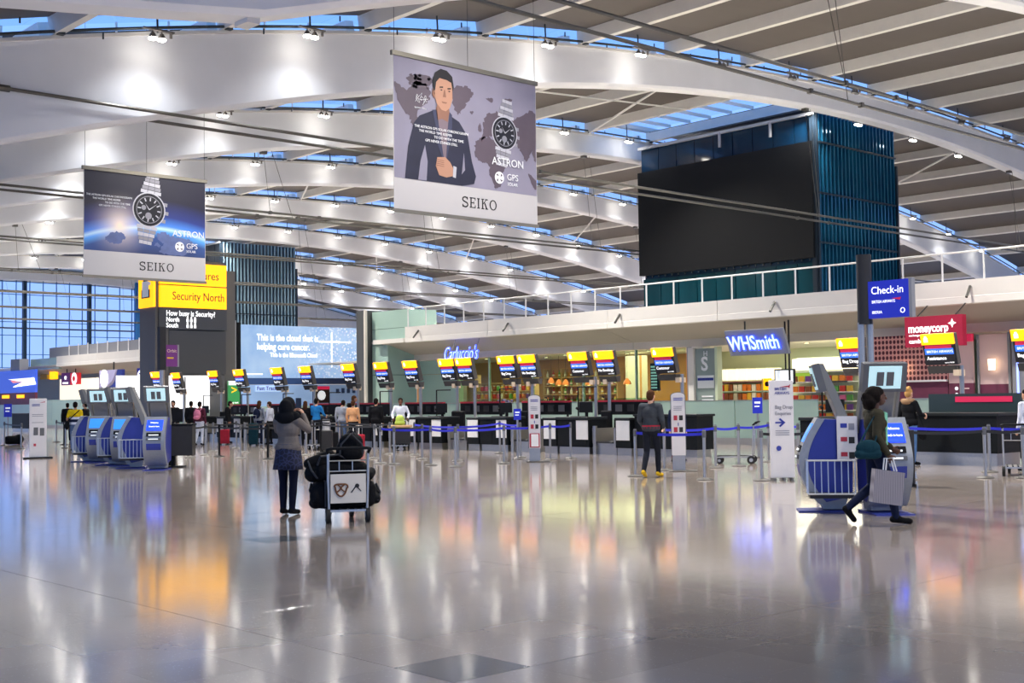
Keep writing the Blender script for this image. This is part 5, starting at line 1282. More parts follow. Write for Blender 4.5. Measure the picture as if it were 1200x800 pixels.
# walking woman with bags (walks towards the right of the picture)
p_ = G(1028, 614)
fx = facing(.80, -.60)
w4, s = person('woman in an olive jacket walking past the kiosks with a teal handbag and paper bag', (p_.x, p_.y), fx, 1.72, 'skin_b', 'hair_dark', 'cloth_olive', 'cloth_navy', 'shoe_dark', voxel=.0075, fem=True, coat=True, hands=True, hairstyle='curly', tophem=.98,
    pose=dict(ankR=(.07, .22, .09), toeR=(.08, .40, .035), kneeR=(.085, .15, .49), ankL=(-.07, -.36, .2), toeL=(-.08, -.27, .055), kneeL=(-.085, -.02, .48), head=(0, .06, 1.61), elR=(.215, -.06, 1.12), wrR=(.225, .08, .88), elL=(-.215, .06, 1.12), wrL=(-.20, .30, .95), palmR=(-1, 0, 0), curl=(1.0,)))
lp = mb(); lp.prism([(.12, 1.42), (.155, 1.40), (.15, 1.0), (.125, 1.0)], -.05, .05, 'yz'); lp.build('mint_shirt', 'cloth_mint', w4)
hb_ = thing('handbag', 'dark teal leather handbag hanging behind the walking woman', 'handbag', (p_.x, p_.y, 0), fx)
bd = [('e', (.27, -.20, .97), (.07, .16, .11), 0, None), ('c', (.27, -.31, .90), (.27, -.09, .90), .065, .065, 0)]
remesh('body', bd, .01, ['cloth_teal'], hb_); st_ = mb(); st_.path([(.27, -.30, 1.04), (.22, -.16, 1.25), (.17, -.03, 1.43), (.24, -.05, 1.2), (.27, -.11, 1.04)], .012, 6); st_.build('strap', 'cloth_teal', hb_)
pb_ = thing('paper_bag', 'grey striped paper shopping bag carried by the walking woman', 'shopping bag', (p_.x, p_.y, 0), fx)
m = mat('bag_stripe', '9c9498', .7); t = m.node_tree; pp = t.nodes['Principled BSDF']; tc = t.nodes.new('ShaderNodeTexCoord'); wv = t.nodes.new('ShaderNodeTexWave'); wv.bands_direction = 'Y'; wv.inputs['Scale'].default_value = 14; t.links.new(tc.outputs['Object'], wv.inputs['Vector'])
rp = t.nodes.new('ShaderNodeValToRGB'); rp.color_ramp.elements[0].color = srgb('777077'); rp.color_ramp.elements[1].color = srgb('9f989b'); t.links.new(wv.outputs['Fac'], rp.inputs[0]); t.links.new(rp.outputs[0], pp.inputs['Base Color'])
bg = mb(); bg.prism([(-.14, .72), (.24, .66), (.19, .25), (-.19, .31)], .22, .34, 'yz'); bg.build('bag', 'bag_stripe', pb_)
for x in (.24, .32): h_ = mb(); h_.path([(x, .0, .70), (x-.01, .02, .84), (x-.01, .10, .85), (x, .14, .68)], .010, 6); h_.build('handle', 'white', pb_)
# woman in black coat and jeans at the assistance counter
p_ = G(1067, 545)
w5, s = person('woman in a black fur-collared coat and light jeans at the assistance counter', (p_.x, p_.y), facing(.9, -.1), 1.76, 'skin_c', 'hair_blond', 'cloth_black', 'cloth_jeans', 'shoe_dark', voxel=.011, fem=True, coat=True, hairstyle='updo', tophem=.95, thick=1.08, pose=dict(elR=(.26, .05, 1.14), wrR=(.2, .28, 1.1)))
mat('fur', '8a6a4a', .9, bump=.6, bscale=80)
remesh('fur_collar', [('c', (-.13, -.03, 1.47), (.13, -.03, 1.47), .06, .06, 0), ('e', (0, -.1, 1.45), (.13, .06, .07), 0, None)], .012, ['fur'], w5)
hb_ = thing('handbag', 'black handbag hanging at the side of the woman in the fur-collared coat', 'handbag', (p_.x, p_.y, 0), facing(.9, -.1))
remesh('body', [('e', (.36, -.02, .72), (.07, .15, .14), 0, None)], .012, ['cloth_black'], hb_); st_ = mb(); st_.path([(.36, -.12, .82), (.28, -.02, 1.12), (.36, .08, .82)], .01, 6); st_.build('strap', 'cloth_black', hb_)
# man in yellow, blue and white shirt with shoulder bag
p_ = G(88, 529)
w6, s = person('man in a yellow, blue and white striped shirt with a shoulder bag', (p_.x, p_.y), facing(.5, .85), 1.74, 'skin_a', 'hair_dark', 'cloth_yellow', 'cloth_denim', voxel=.013, sleeve='short', thick=1.12, tophem=1.0, pose=dict(elL=(-.27, .02, 1.14), wrL=(-.25, .1, .9), ankR=(.12, .06, .09), toeR=(.14, .22, .035)))
for z0, z1, c_ in ((1.12, 1.2, 'cloth_white'), (1.02, 1.12, 'cloth_navy'), (.94, 1.02, 'cloth_white')):
    vs, f = loft_rings([(0, .005, z1*s, .192, .145, 0), (0, .005, z0*s, .195, .148, 0)]); k_ = mb(); k_.add(vs, f); k_.build('shirt_stripe', c_, w6)
hb_ = thing('shoulder_bag', 'black shoulder bag at the side of the man in yellow', 'bag', (p_.x, p_.y, 0), facing(.5, .85))
remesh('body', [('e', (-.27, -.04, .92), (.08, .15, .16), 0, None)], .014, ['cloth_black'], hb_); st_ = mb(); st_.path([(-.26, -.1, 1.05), (0, -.15, 1.3), (.15, -.06, 1.45)], .018, 6); st_.build('strap', 'cloth_black', hb_)
# people at and behind the desks (small in the picture)
far = [(79, 517, (.3, .9), 1.72, 'cloth_black', 'cloth_black', 'person in black standing left of the man in yellow', 'short', {}),
 (100, 522, (-.5, .6), 1.75, 'cloth_black', 'cloth_black', 'person in dark clothes between the man in yellow and the kiosks', 'short', {}),
 (124, 525, (-.5, -.7), 1.72, 'cloth_navy', 'cloth_black', 'staff member in a navy waistcoat behind the second kiosk', 'short', {}),
 (157, 527, (-.5, -.7), 1.72, 'cloth_black', 'cloth_black', 'staff member in black behind the third kiosk', 'short', {}),
 (203, 523, (-.6, -.5), 1.75, 'cloth_black', 'cloth_black', 'person in black behind the bin', 'short', {}),
 (224, 519, (.6, .5), 1.72, 'cloth_black', 'cloth_black', 'person in black next to the girl with a pink backpack', 'short', {}),
 (234, 522, (.7, .5), 1.70, 'cloth_plum', 'cloth_white', 'girl with a pink backpack and white trousers at the check-in desk', 'short', dict(ankL=(-.1, -.2, .12), toeL=(-.1, -.06, .04))),
 (267, 519, (.7, -.5), 1.72, 'cloth_black', 'cloth_black', 'man in a black suit leaning at the desk beside a red suitcase', 'short', dict(head=(0, .12, 1.58), neck=(0, .06, 1.44))),
 (304, 520, (.7, .4), 1.70, 'cloth_grey', 'cloth_navy', 'woman in a grey top with a dark backpack at the check-in desk', 'long', {}),
 (316, 520, (-.4, .8), 1.66, 'cloth_white', 'cloth_black', 'person in a white top next to the woman with a backpack', 'short', {}),
 (358, 521, (.5, .6), 1.66, 'cloth_black', 'cloth_black', 'person in black just right of the photographing woman', 'long', {}),
 (371, 522, (.7, .3), 1.76, 'cloth_blue', 'cloth_black', 'man in a bright blue hooded top at the check-in desk', 'short', dict(elR=(.24, .1, 1.14), wrR=(.2, .3, 1.08), elL=(-.24, .1, 1.14), wrL=(-.2, .3, 1.08))),
 (401, 522, (.6, .4), 1.70, 'cloth_grey', 'cloth_denim', 'man in a grey shirt and jeans at the check-in desk', 'short', dict(head=(.02, .1, 1.57))),
 (410, 521, (.6, -.3), 1.84, 'cloth_black', 'cloth_black', 'tall person in black leaning over the desk behind the orange shirt', 'short', dict(head=(.14, .16, 1.6), neck=(.08, .08, 1.46))),
 (414, 524, (.6, .5), 1.66, 'cloth_orange', 'cloth_black', 'man in a pale orange shirt seen from behind at the desk', 'short', {}),
 (441, 524, (.7, .5), 1.72, 'cloth_black', 'cloth_black', 'person in a black suit in front of the dark column', 'short', {}),
 (1206, 552, (.3, .9), 1.70, 'cloth_white', 'cloth_denim', 'person in a pale shirt at the right edge of the picture', 'short', {})]
for x, y, fd, H, top, leg, lb, hs, ps in far:
    p_ = G(x, y)
    if 'tall person' in lb: p_ = p_ * (27.35/p_.x)
    elif 25.55 < p_.x < 28: p_ = p_ * (25.55/p_.x)
    person(lb, (p_.x, p_.y), facing(*fd), H, 'skin_c' if 'white' in lb or 'blue' in lb else 'skin_a', 'hair_brown' if 'woman' in lb or 'orange' in lb else 'hair_dark', top, leg, voxel=.018, hairstyle=hs, tophem=.98, coat='black' in lb, pose=ps or None)
p_ = Vector((25.25, 33.15, 0))
wk, s = person('man in a white shirt behind a trolley loaded with parcels', (p_.x+.28, p_.y+.34), facing(-.6, -.75), 1.72, 'skin_b', 'hair_dark', 'cloth_white', 'cloth_black', voxel=.015, tophem=.98, pose=dict(elL=(-.28, .06, 1.16), wrL=(-.24, .28, 1.03), elR=(.28, .06, 1.16), wrR=(.24, .28, 1.03)))
def pack(px, py, fd, c, label, z=1.2, r=(.15, .1, .2), cat='backpack', name='backpack'):
    p_ = G(px, py); p_ = p_ * min(1, 25.55/p_.x); t = thing(name, label, cat, (p_.x, p_.y, 0), facing(*fd)); remesh('body', [('e', (0, -.2, z), r, 0, None), ('c', (-.06, -.26, z-.12), (.06, -.26, z-.12), .07, .07, 0)], .016, [c], t)
    for x in (-.1, .1): st_ = mb(); st_.path([(x, -.14, z+.16), (x, -.02, z+.24), (x, .13, z+.12), (x, .1, z-.08)], .016, 5); st_.build('strap', c, t)
pack(234, 522, (.7, .5), 'cloth_pink', 'pink backpack on the girl in white trousers'); pack(304, 520, (.7, .4), 'cloth_navy', 'dark backpack on the woman in a grey top')
def suitcase(px, py, c, label, h=.6, w=.38):
    p_ = G(px, py); t = thing('suitcase', label, 'suitcase', (p_.x, p_.y, 0), -.7)
    mb().bbox(-w/2, w/2, -.12, .12, .05, h, .03).build('shell', c, t)
    for x in (-w*.35, w*.35): mb().tube((x, -.08, .03), (x, .08, .03), .03, n=8).build('wheel', 'black', t)
    h_ = mb(); h_.path([(-.1, 0, h), (-.1, 0, h+.3), (.1, 0, h+.3), (.1, 0, h)], .01, 6); h_.build('handle', 'steel', t)
suitcase(263, 521, 'cloth_red', 'red suitcase beside the man in a black suit'); suitcase(297, 522, 'cloth_teal', 'dark blue tall suitcase beside the woman with a backpack', .85, .34); suitcase(421, 526, 'cloth_red', 'small red suitcase beside the man in a pale orange shirt', .5)
suitcase(390, 527, 'cloth_black', 'black suitcase standing between travellers at the desk'); suitcase(383, 529, 'charcoal', 'grey suitcase stacked by the man in blue', .7)
# ------------------------------------------------------------------ luggage trolleys
mat('trolley_steel', 'b4b3b0', .3, .8); mat('rubber', '151515', .7); mat('panel_cream', 'd8cfc0', .5); mat('bag_black', '101114', .8, noise=.25, nscale=8, bump=.4, bscale=26, spec=.12); mat('bag_strap', '24262c', .6); mat('pretzel', '6b3f1c', .6)
def make_trolley(panel=True):
    """x to the right, y forward (away from the handle)"""
    r = empty('luggage_trolley')
    for s_ in (-1, 1):
        f_ = mb(); f_.path([(s_*.27, -.02, .95), (s_*.27, 0, .6), (s_*.26, .02, .2), (s_*.24, .3, .17), (s_*.2, .85, .17)], .018, 8); f_.build('side_frame', 'trolley_steel', r, smooth=True)
    h_ = mb(); h_.path([(-.27, .0, .93), (-.29, -.08, 1.0), (-.25, -.12, 1.01), (.25, -.12, 1.01), (.29, -.08, 1.0), (.27, .0, .93)], .022, 8); h_.build('handle', 'black', r, smooth=True)
    b_ = mb()
    for z in (.70, .84): b_.tube((-.26, .0, z), (.26, .0, z), .010, n=6)
    for x in (-.12, .06): b_.tube((x, .0, .70), (x, .0, .84), .008, n=6)
    b_.build('upper_basket', 'trolley_steel', r)
    if panel:
        pn = mb().box(-.24, .24, -.012, .012, .27, .66).build('advert_panel', 'panel_cream', r)
        lp = mb(); pts = [(-.10+.085*math.sin(2*PI*k/28)*(1.08 if math.cos(2*PI*k/28) > 0 else .92), -.018, .465+.082*math.cos(2*PI*k/28)-.02*math.cos(4*PI*k/28)) for k in range(28)]
        lp.path(pts, .013, 6, closed=True); lp.path([(-.155, -.018, .42), (-.115, -.018, .45), (-.09, -.018, .49), (-.055, -.018, .52)], .011, 6); lp.path([(-.045, -.018, .42), (-.085, -.018, .45), (-.11, -.018, .49), (-.145, -.018, .52)], .011, 6); lp.build('pretzel_print', 'pretzel', pn)
        fg = mb(); fg.lathe([(.028, 0), (.028, -.008)], 14, (.12, -.012, .50), 'y'); fg.prism([(.03, .41), (.10, .50), (.11, .49), (.05, .41)], -.018, -.012, 'xz'); fg.prism([(.12, .47), (.17, .42), (.175, .43), (.13, .485)], -.018, -.012, 'xz'); fg.build('figure_print', 'text_dark', pn)
    d_ = mb(); d_.box(-.26, .26, .0, .9, .15, .18); d_.build('load_deck', 'trolley_steel', r)
    for k in range(5): mb().box(-.2+.1*k-.015, -.2+.1*k+.015, .02, .88, .18, .195).build('deck_rib', 'charcoal', r)
    for (x, y, R_) in ((-.27, .05, .1), (.27, .05, .1), (-.16, .82, .08), (.16, .82, .08)):
        w_ = mb(); w_.lathe([(R_*.5, -.032), (R_, -.026), (R_, .026), (R_*.5, .032)], 18, (x, y, R_), 'x'); wo = w_.build('wheel', 'rubber', r, smooth=True); mb().lathe([(R_*.45, -.036), (R_*.45, .036)], 12, (x, y, R_), 'x').build('hub', 'trolley_steel', wo)
        mb().tube((x, y, R_), (x*.92, y+.02, .18), .014, n=6).build('wheel_fork', 'trolley_steel', r)
    return r
T1 = make_trolley(True); T2 = make_trolley(False)
c0 = (G(385, 612) + G(432, 613)) / 2
rzt = facing(c0.x, c0.y) + .14
put(T1, (c0.x, c0.y, 0), 'steel luggage trolley with a pretzel advert panel loaded with black bags', None, 'trolley', rzt)
def bag(prims, label, material='bag_black', straps=()):
    t = thing('travel_bag', label, 'bag', (c0.x, c0.y, 0), rzt); remesh('body', prims, .012, [material], t, 3)
    for pts in straps: st_ = mb(); st_.path(pts, .014, 6); st_.build('strap', 'bag_strap', t, smooth=True)
    return t
def boxy(x0, x1, y0, y1, z0, z1, r):
    """soft box as a cage of capsules plus a core"""
    o = [('e', ((x0+x1)/2, (y0+y1)/2, (z0+z1)/2), ((x1-x0)/2, (y1-y0)/2, (z1-z0)/2), 0, None)]
    X = (x0+r, x1-r); Yy = (y0+r, y1-r); Z = (z0+r, z1-r)
    for y in Yy:
        for z in Z: o.append(('c', (X[0], y, z), (X[1], y, z), r, r, 0))
    for x in X:
        for z in Z: o.append(('c', (x, Yy[0], z), (x, Yy[1], z), r, r, 0))
        for y in Yy: o.append(('c', (x, y, Z[0]), (x, y, Z[1]), r, r, 0))
    for k in range(4):
        u = (k+.5)/4; xx = X[0]+(X[1]-X[0])*u
        for y in Yy: o.append(('c', (xx, y, Z[0]), (xx, y, Z[1]), r*.95, r*.95, 0))
        o.append(('c', (xx, Yy[0], Z[1]), (xx, Yy[1], Z[1]), r*.95, r*.95, 0))
    return o
bag(boxy(-.44, .40, .06, .62, .19, .56, .10) + [('e', (-.42, .2, .36), (.08, .14, .15), 0, None), ('c', (.40, .16, .30), (.42, .4, .42), .07, .07, 0), ('e', (-.40, .3, .26), (.1, .2, .08), 0, None)], 'large black holdall at the bottom of the trolley load', straps=([(-.45, .1, .3), (-.5, .2, .44), (-.46, .34, .52), (-.44, .5, .4)], [(.42, .1, .28), (.47, .2, .38), (.43, .3, .5)], [(-.3, .05, .22), (-.3, .04, .56), (-.3, .2, .58)]))
bag(boxy(-.42, .30, .10, .60, .55, .82, .10) + [('c', (-.5, .25, .80), (-.22, .3, .90), .075, .09, 0), ('e', (-.44, .3, .66), (.12, .16, .12), 0, None), ('c', (.3, .2, .62), (.36, .3, .66), .08, .07, 0), ('c', (-.2, .3, .86), (.1, .35, .88), .07, .07, 0)], 'black duffel bag in the middle of the trolley load sticking out left', straps=([(-.4, .12, .78), (-.36, .08, .9), (-.12, .1, .92), (.02, .14, .84)], [(-.52, .2, .84), (-.48, .14, .72), (-.4, .12, .6)]))
bag(boxy(-.12, .26, .12, .46, .82, 1.12, .13) + [('e', (.08, .26, 1.08), (.17, .15, .13), 0, None), ('e', (.07, .13, .93), (.14, .07, .10), 0, None)], 'black rounded rucksack on top of the trolley load', straps=([(-.1, .1, .9), (-.08, .08, 1.06), (.06, .09, 1.2), (.2, .08, 1.06), (.22, .1, .9)], [(.02, .2, 1.2), (.07, .2, 1.26), (.12, .2, 1.2)]))
p_ = G(884, 543); put(T2, (p_.x, p_.y, 0), 'empty steel trolley standing in front of the frosted glass screen', 'spare trolleys', 'trolley', facing(-.5, .8))
p_ = G(1194, 558); put(copy_tree(T2), (p_.x, p_.y, 0), 'empty steel trolley at the right edge of the picture', 'spare trolleys', 'trolley', facing(.8, .4))
p_ = Vector((25.35, 33.25, 0)); tw = put(copy_tree(T2), (p_.x-.1, p_.y-.1, 0), 'steel trolley with parcels pushed by the man in a white shirt', 'spare trolleys', 'trolley', facing(-.6, -.75))
mat('green_bag', 'a9c24a', .6); mat('carton', 'b89468', .7)
q = thing('parcel', 'lime green bag on top of the parcels trolley', 'bag', (p_.x-.1, p_.y-.1, .195), facing(-.6, -.75)); remesh('body', [('e', (0, .3, .80), (.15, .13, .17), 0, None), ('e', (0, .3, .7), (.18, .15, .1), 0, None)], .015, ['green_bag'], q)
q2 = thing('parcel', 'dark tray of parcels under the lime green bag', 'parcel', (p_.x-.1, p_.y-.1, .2), facing(-.6, -.75)); mb().bbox(-.34, .34, .1, .7, .0, .55, .02).build('crate', 'charcoal', q2); mb().bbox(-.4, .4, .08, .72, .55, .62, .01).build('tray', 'carton', q2)
p_ = G(378, 527)
put(copy_tree(T2), (p_.x-.2, p_.y-.3, 0), 'steel trolley piled with cases by the man in blue', 'spare trolleys', 'trolley', facing(.2, .9))

# ------------------------------------------------------------------ shop signs
mat('neon_blue', '3a55ff', .4, emit=3.0, ecol='3350ff'); mat('neon_white', 'dfe8ff', .4, emit=1.5, ecol='b9ccff'); mat('sign_grey', '8f939e', .5)
cs = thing('cafe_sign', 'blue glowing script sign reading Carluccio\'s above the café', 'sign', (36.86, 45.0, 3.46))
text('lettering', "Carluccio's", .86, 'neon_blue', cs, (0, 0, .02), FACE_X, .03, shear=.35, sx=.63, bold=.012)
text('letter_faces', "Carluccio's", .86, 'neon_white', cs, (-.035, -.01, .02), FACE_X, .004, shear=.35, sx=.63, bold=-.018)
for y in (-.5, -2.2): mb().tube((.02, y, .2), (.4, y, 1.2), .015, n=6).build('bracket', 'grey', cs)
wsn = thing('shop_sign', 'grey tilted sign with blue glowing letters WHSmith', 'sign', (36.6, 28.3, 0))
mb().prism([(-.15, 4.0), (-.05, 4.02), (.35, 3.12), (.22, 3.1)], -2.55, 0, 'xz').build('panel', 'sign_grey', wsn)
slant = math.atan2(.37, .9)
text('lettering', 'WHSmith', .74, 'neon_blue', wsn, (.06, -.12, 3.30), (PI/2 + slant, 0, -PI/2), .02, bold=.03, sx=.74)
text('letter_faces', 'WHSmith', .74, 'neon_white', wsn, (.035, -.12, 3.31), (PI/2 + slant, 0, -PI/2), .02, bold=.004, sx=.74)
mb().tube((.3, -2.5, 2.0), (.3, -2.5, 4.3), .035, n=8).build('hanger', 'charcoal', wsn)
mb().tube((.3, -.6, 3.5), (.3, -.6, 4.35), .03, n=8).build('hanger', 'charcoal', wsn)
mv = thing('hanging_screen', 'small grey monitor hanging above the white bag drop board', 'monitor', (37.5, 26.5, 2.03))
mb().box(0, .08, -.48, .38, 0, .55).build('case', 'charcoal', mv); mb().box(-.01, 0, -.43, .33, .06, .5).build('screen', 'white_soft', mv); mb().tube((.1, -.05, .5), (.1, -.05, 2.35), .03, n=8).build('hanger', 'charcoal', mv)
mat('money_red', '8e1530', .45, emit=.35, ecol='b01838')
ms = thing('exchange_sign', 'dark red lit sign reading moneycorp over the assistance counter', 'sign', (36.0, 20.75, 3.1))
pn = mb().box(0, .25, -1.95, 0, 0, .96).build('panel', 'money_red', ms)
text('lettering', 'moneycorp', .38, 'white_lit', ms, (-.01, -.12, .46), FACE_X, .006, bold=.008, sx=.78); text('lettering', 'exchange experts', .1, 'white_lit', ms, (-.01, -.14, .34), FACE_X, .004); text('lettering', 'cambio + change', .19, 'white_lit', ms, (-.01, -.14, .12), FACE_X, .004, bold=.003)
mb().prism([(-1.62, .84), (-1.58, .74), (-1.48, .70), (-1.58, .66), (-1.62, .56), (-1.66, .66), (-1.76, .70), (-1.66, .74)], -.02, -.01, 'yz').build('star', 'white_lit', ms)
for y in (-.3, -1.6): mb().tube((.12, y, .9), (.9, y, 1.35), .02, n=6).build('bracket', 'charcoal', ms)

# ------------------------------------------------------------------ shops: exchange lattice wall, magazine racks, café shelves
m = mat('lattice_red', 'b8464e', .5); t = m.node_tree; pp = t.nodes['Principled BSDF']; tc = t.nodes.new('ShaderNodeTexCoord'); sp_ = t.nodes.new('ShaderNodeVectorMath'); sp_.operation = 'MULTIPLY'; sp_.inputs[1].default_value = (1, 1, .8)
vz = t.nodes.new('ShaderNodeTexVoronoi'); vz.inputs['Scale'].default_value = 7; vz.inputs['Randomness'].default_value = 0.0; t.links.new(tc.outputs['Object'], sp_.inputs[0]); t.links.new(sp_.outputs[0], vz.inputs['Vector'])
rp = t.nodes.new('ShaderNodeValToRGB'); rp.color_ramp.elements[0].color = srgb('5a1a26'); rp.color_ramp.elements[1].color = srgb('e8a79a'); rp.color_ramp.elements[0].position = .32; rp.color_ramp.elements[1].position = .42; t.links.new(vz.outputs['Distance'], rp.inputs[0]); t.links.new(rp.outputs[0], pp.inputs['Base Color'])
lw = thing('lattice_wall', 'red latticed wall of the currency exchange behind the kiosks', 'wall panel', (38.2, 0, 0))
ya, yb = PX(1024, 420, 38.2).y, PX(1110, 420, 38.2).y
mb().box(0, .15, yb, ya, 2.05, 3.6).build('lattice', 'lattice_red', lw); mb().box(0, .12, yb, ya, .0, 2.05).build('plum_base', 'shop_plum', lw); mb().box(-.1, .2, yb, ya, 2.02, 2.08).build('shelf_edge', 'white', lw)
yc = PX(1140, 420, 38.2).y
wp = thing('rate_board', 'plum board listing exchange rates beside the lattice wall', 'board', (38.2, 0, 0))
mb().box(0, .1, yc, yb-.03, 0, 1.95).build('board', 'shop_plum', wp); mb().box(.02, .1, yc, yb-.03, 1.95, 3.55).build('pink_panel', 'shop_pink', wp); mb().box(-.03, .1, yc, yb-.03, 3.3, 3.55).build('red_top', 'red_lit', wp)
for k in range(4):
    mb().lathe([(.06, 0), (.06, -.01)], 12, (-.0, yb-.3, 1.78-.2*k), 'x').build('currency_disc', 'white_soft', wp); mb().box(-.012, 0, yc+.15, yb-.45, 1.755-.2*k, 1.80-.2*k).build('rate_line', 'shop_pink', wp)
yd, ye = PX(1148, 420, 38.2).y, PX(1182, 420, 38.2).y
bo = thing('exchange_booth', 'pale pink booth wall with a wall lamp right of the rate board', 'booth', (38.2, 0, 0))
mb().box(0, .1, ye, yd, 1.9, 3.5).build('pink_wall', 'shop_pink', bo); mb().box(-.02, .1, ye, yd, 0, 1.9).build('plum_wall', 'shop_plum', bo); mb().box(-.06, .12, ye-.08, ye, 0, 3.55).build('jamb', 'grey', bo); mb().box(-.06, .12, yd, yd+.06, 0, 3.5).build('jamb', 'grey', bo)
mat('wall_lamp', 'fff4dc', .4, emit=4, ecol='ffe9c0'); mat('edge_blue', '9fb2ff', .4, emit=1.6, ecol='8fa2ff')
for (px, py, lb) in ((1059, 432, 'small glowing wall lamp on the red lattice wall'), (1163, 427, 'small glowing wall lamp in the pale pink booth')):
    q = PX(px, py, 38.05); wl_ = thing('wall_lamp', lb, 'lamp', (q.x, q.y, q.z)); mb().prism([(-.09, -.17), (.09, -.17), (.11, .17), (-.11, .17)], -.08, 0, 'yz').build('shade', 'wall_lamp', wl_); mb().box(0, .14, -.03, .03, -.05, .05).build('bracket', 'steel', wl_)
gc = thing('blue_lit_column', 'grey column with blue lit edges at the right edge of the picture', 'column', (38.0, ye-1.4, 0))
mb().box(0, .5, -.9, 1.2, 0, 3.6).build('column', 'grey', gc); mb().box(-.03, 0, .98, 1.05, 1.5, 3.4).build('light_edge', 'edge_blue', gc); mb().box(-.03, 0, .3, .36, 1.5, 2.3).build('light_edge', 'edge_blue', gc)
# WHSmith: S panel, light boxes, racks of magazines
sp_ = thing('glass_letter_sign', 'tall grey glass panel with a white letter S beside the newsagent entrance', 'sign', (38.3, 0, 0))
y0, y1 = PX(815, 430, 38.3).y, PX(839, 430, 38.3).y
mat('panel_greygreen', '8d9a92', .3); b_ = mb().box(0, .08, y1, y0, .1, 3.5).build('panel', 'panel_greygreen', sp_); text('letter', 'S', .75, 'white_print', b_, (-.01, (y0+y1)/2+.22, 2.65), FACE_X, .004, bold=.02); text('letter', 'H', .3, 'white_print', b_, (-.01, (y0+y1)/2+.1, 3.2), FACE_X, .004)
mb().box(-.02, 0, y1+.1, y0-.1, 1.95, 2.45).build('poster', 'white_print', b_); mb().box(-.03, -.02, y1+.12, y0-.12, 2.25, 2.35).build('poster_line', 'text_blue', b_)
for k in range(3): mb().box(-.02, 0, y1+.15, y0-.3, 1.6-.14*k, 1.66-.14*k).build('print_line', 'white_print', b_)
mb().box(-.1, .2, y0+.02, y0+.3, 0, 3.55).build('jamb', 'white_paint', sp_); mb().box(-.1, .2, y1-.14, y1-.02, 0, 3.55).build('jamb', 'shop_green', sp_)
mat('lightbox', 'fff2d8', .5, emit=1.15, ecol='ffefcf'); COLS = ['c8342c', 'e2b23a', '3a78b8', 'd86a9a', '5aa04a', 'e8e2d6', '8a4a2a', '2a3a6a', 'e07a2a', '6a3a8a', 'bfb8a8', '9a1f2a']
for k, c in enumerate(COLS): mat('goods_%d' % k, c, .5)
boxm = mb().box(0, .03, -.5, .5, -.5, .5); gm = [None]*12
def goods(y, z, x, w, h, mi, label, name='magazine', cat='magazine', group='magazines on the newsagent racks', d=.05):
    if gm[mi] is None: o_ = boxm.build(name, 'goods_%d' % mi); gm[mi] = o_.data
    else: o_ = shared(name, gm[mi])
    o_.location = (x, y, z+h/2); o_.scale = (d/.03, w, h); return tag(o_, label, cat, group)
rk = thing('magazine_rack', 'long magazine rack under white light boxes in the newsagent', 'rack', (46.2, 0, 0))
ya, yb = PX(842, 455, 46.2).y, PX(912, 455, 46.2).y
for k in range(6):
    w = (ya-yb)/6; mb().box(-.05, .3, yb+w*k+.03, yb+w*(k+1)-.03, 2.35, 2.85).build('light_box', 'lightbox', rk)
for z in (2.28, 1.85, 1.45, 1.0): mb().box(-.3, .3, yb, ya, z-.05, z).build('shelf', 'shop_plum' if z > 2 else 'mint', rk)
mb().box(.3, .35, yb, ya, 0, 2.9).build('back', 'shop_green', rk)
random.seed(3)
for r_, z in enumerate((1.85, 1.45)):
    n = 13; w = (ya-yb)/n
    for k in range(n): goods(yb+w*(k+.5), z, 45.95, w*.8, .28+.04*random.random(), random.choice((0, 1, 5, 5, 10, 3, 6, 8)), 'magazine on the %s shelf of the newsagent rack, %s from the right' % (('upper', 'lower')[r_], ORD[k]))
rk2 = thing('snack_rack', 'tall rack of coloured snacks in the newsagent beside the bag drop board', 'rack', (41.5, 0, 0))
ya, yb = PX(931, 470, 41.5).y, PX(1003, 470, 41.5).y
for z in (2.55, 2.15, 1.75, 1.4, 1.05, .7, .35): mb().box(-.2, .2, yb, ya, z-.04, z).build('shelf', 'white', rk2)
mb().box(.2, .25, yb, ya, 0, 3.1).build('back', 'shop_green', rk2); mb().box(-.1, .2, yb, ya, 2.6, 3.05).build('light_box', 'lightbox', rk2)
mat('lime', 'a8d84a', .5, emit=.3); mb().box(-.15, .2, (ya+yb)/2+.3, ya, 2.25, 2.55).build('lime_header', 'lime', rk2)
for r_, z in enumerate((2.15, 1.75, 1.4, 1.05, .7)):
    n = 9; w = (ya-yb)/n
    for k in range(n): goods(yb+w*(k+.5), z, 41.32, w*.82, .22, (0, 8, 1, 0, 4, 3, 9, 1, 6)[(k+r_*2) % 9], 'snack packet on the %s shelf of the newsagent rack, %s from the right' % (ORD[r_], ORD[k]), 'snack_packet', 'packet', 'snack packets')
yl = thing('yellow_shop_notice', 'small yellow notice with a black disc in the newsagent', 'sign', (40, PX(899, 450, 40).y, 0)); mb().box(0, .05, -.18, .18, 1.85, 2.3).build('panel', 'yellow_sign', yl); mb().lathe([(.1, 0), (.1, -.02)], 14, (0, 0, 2.08), 'x').build('disc', 'text_dark', yl); mb().tube((.03, .25, 0), (.03, .25, 2.3), .025, n=6).build('post', 'steel', yl)
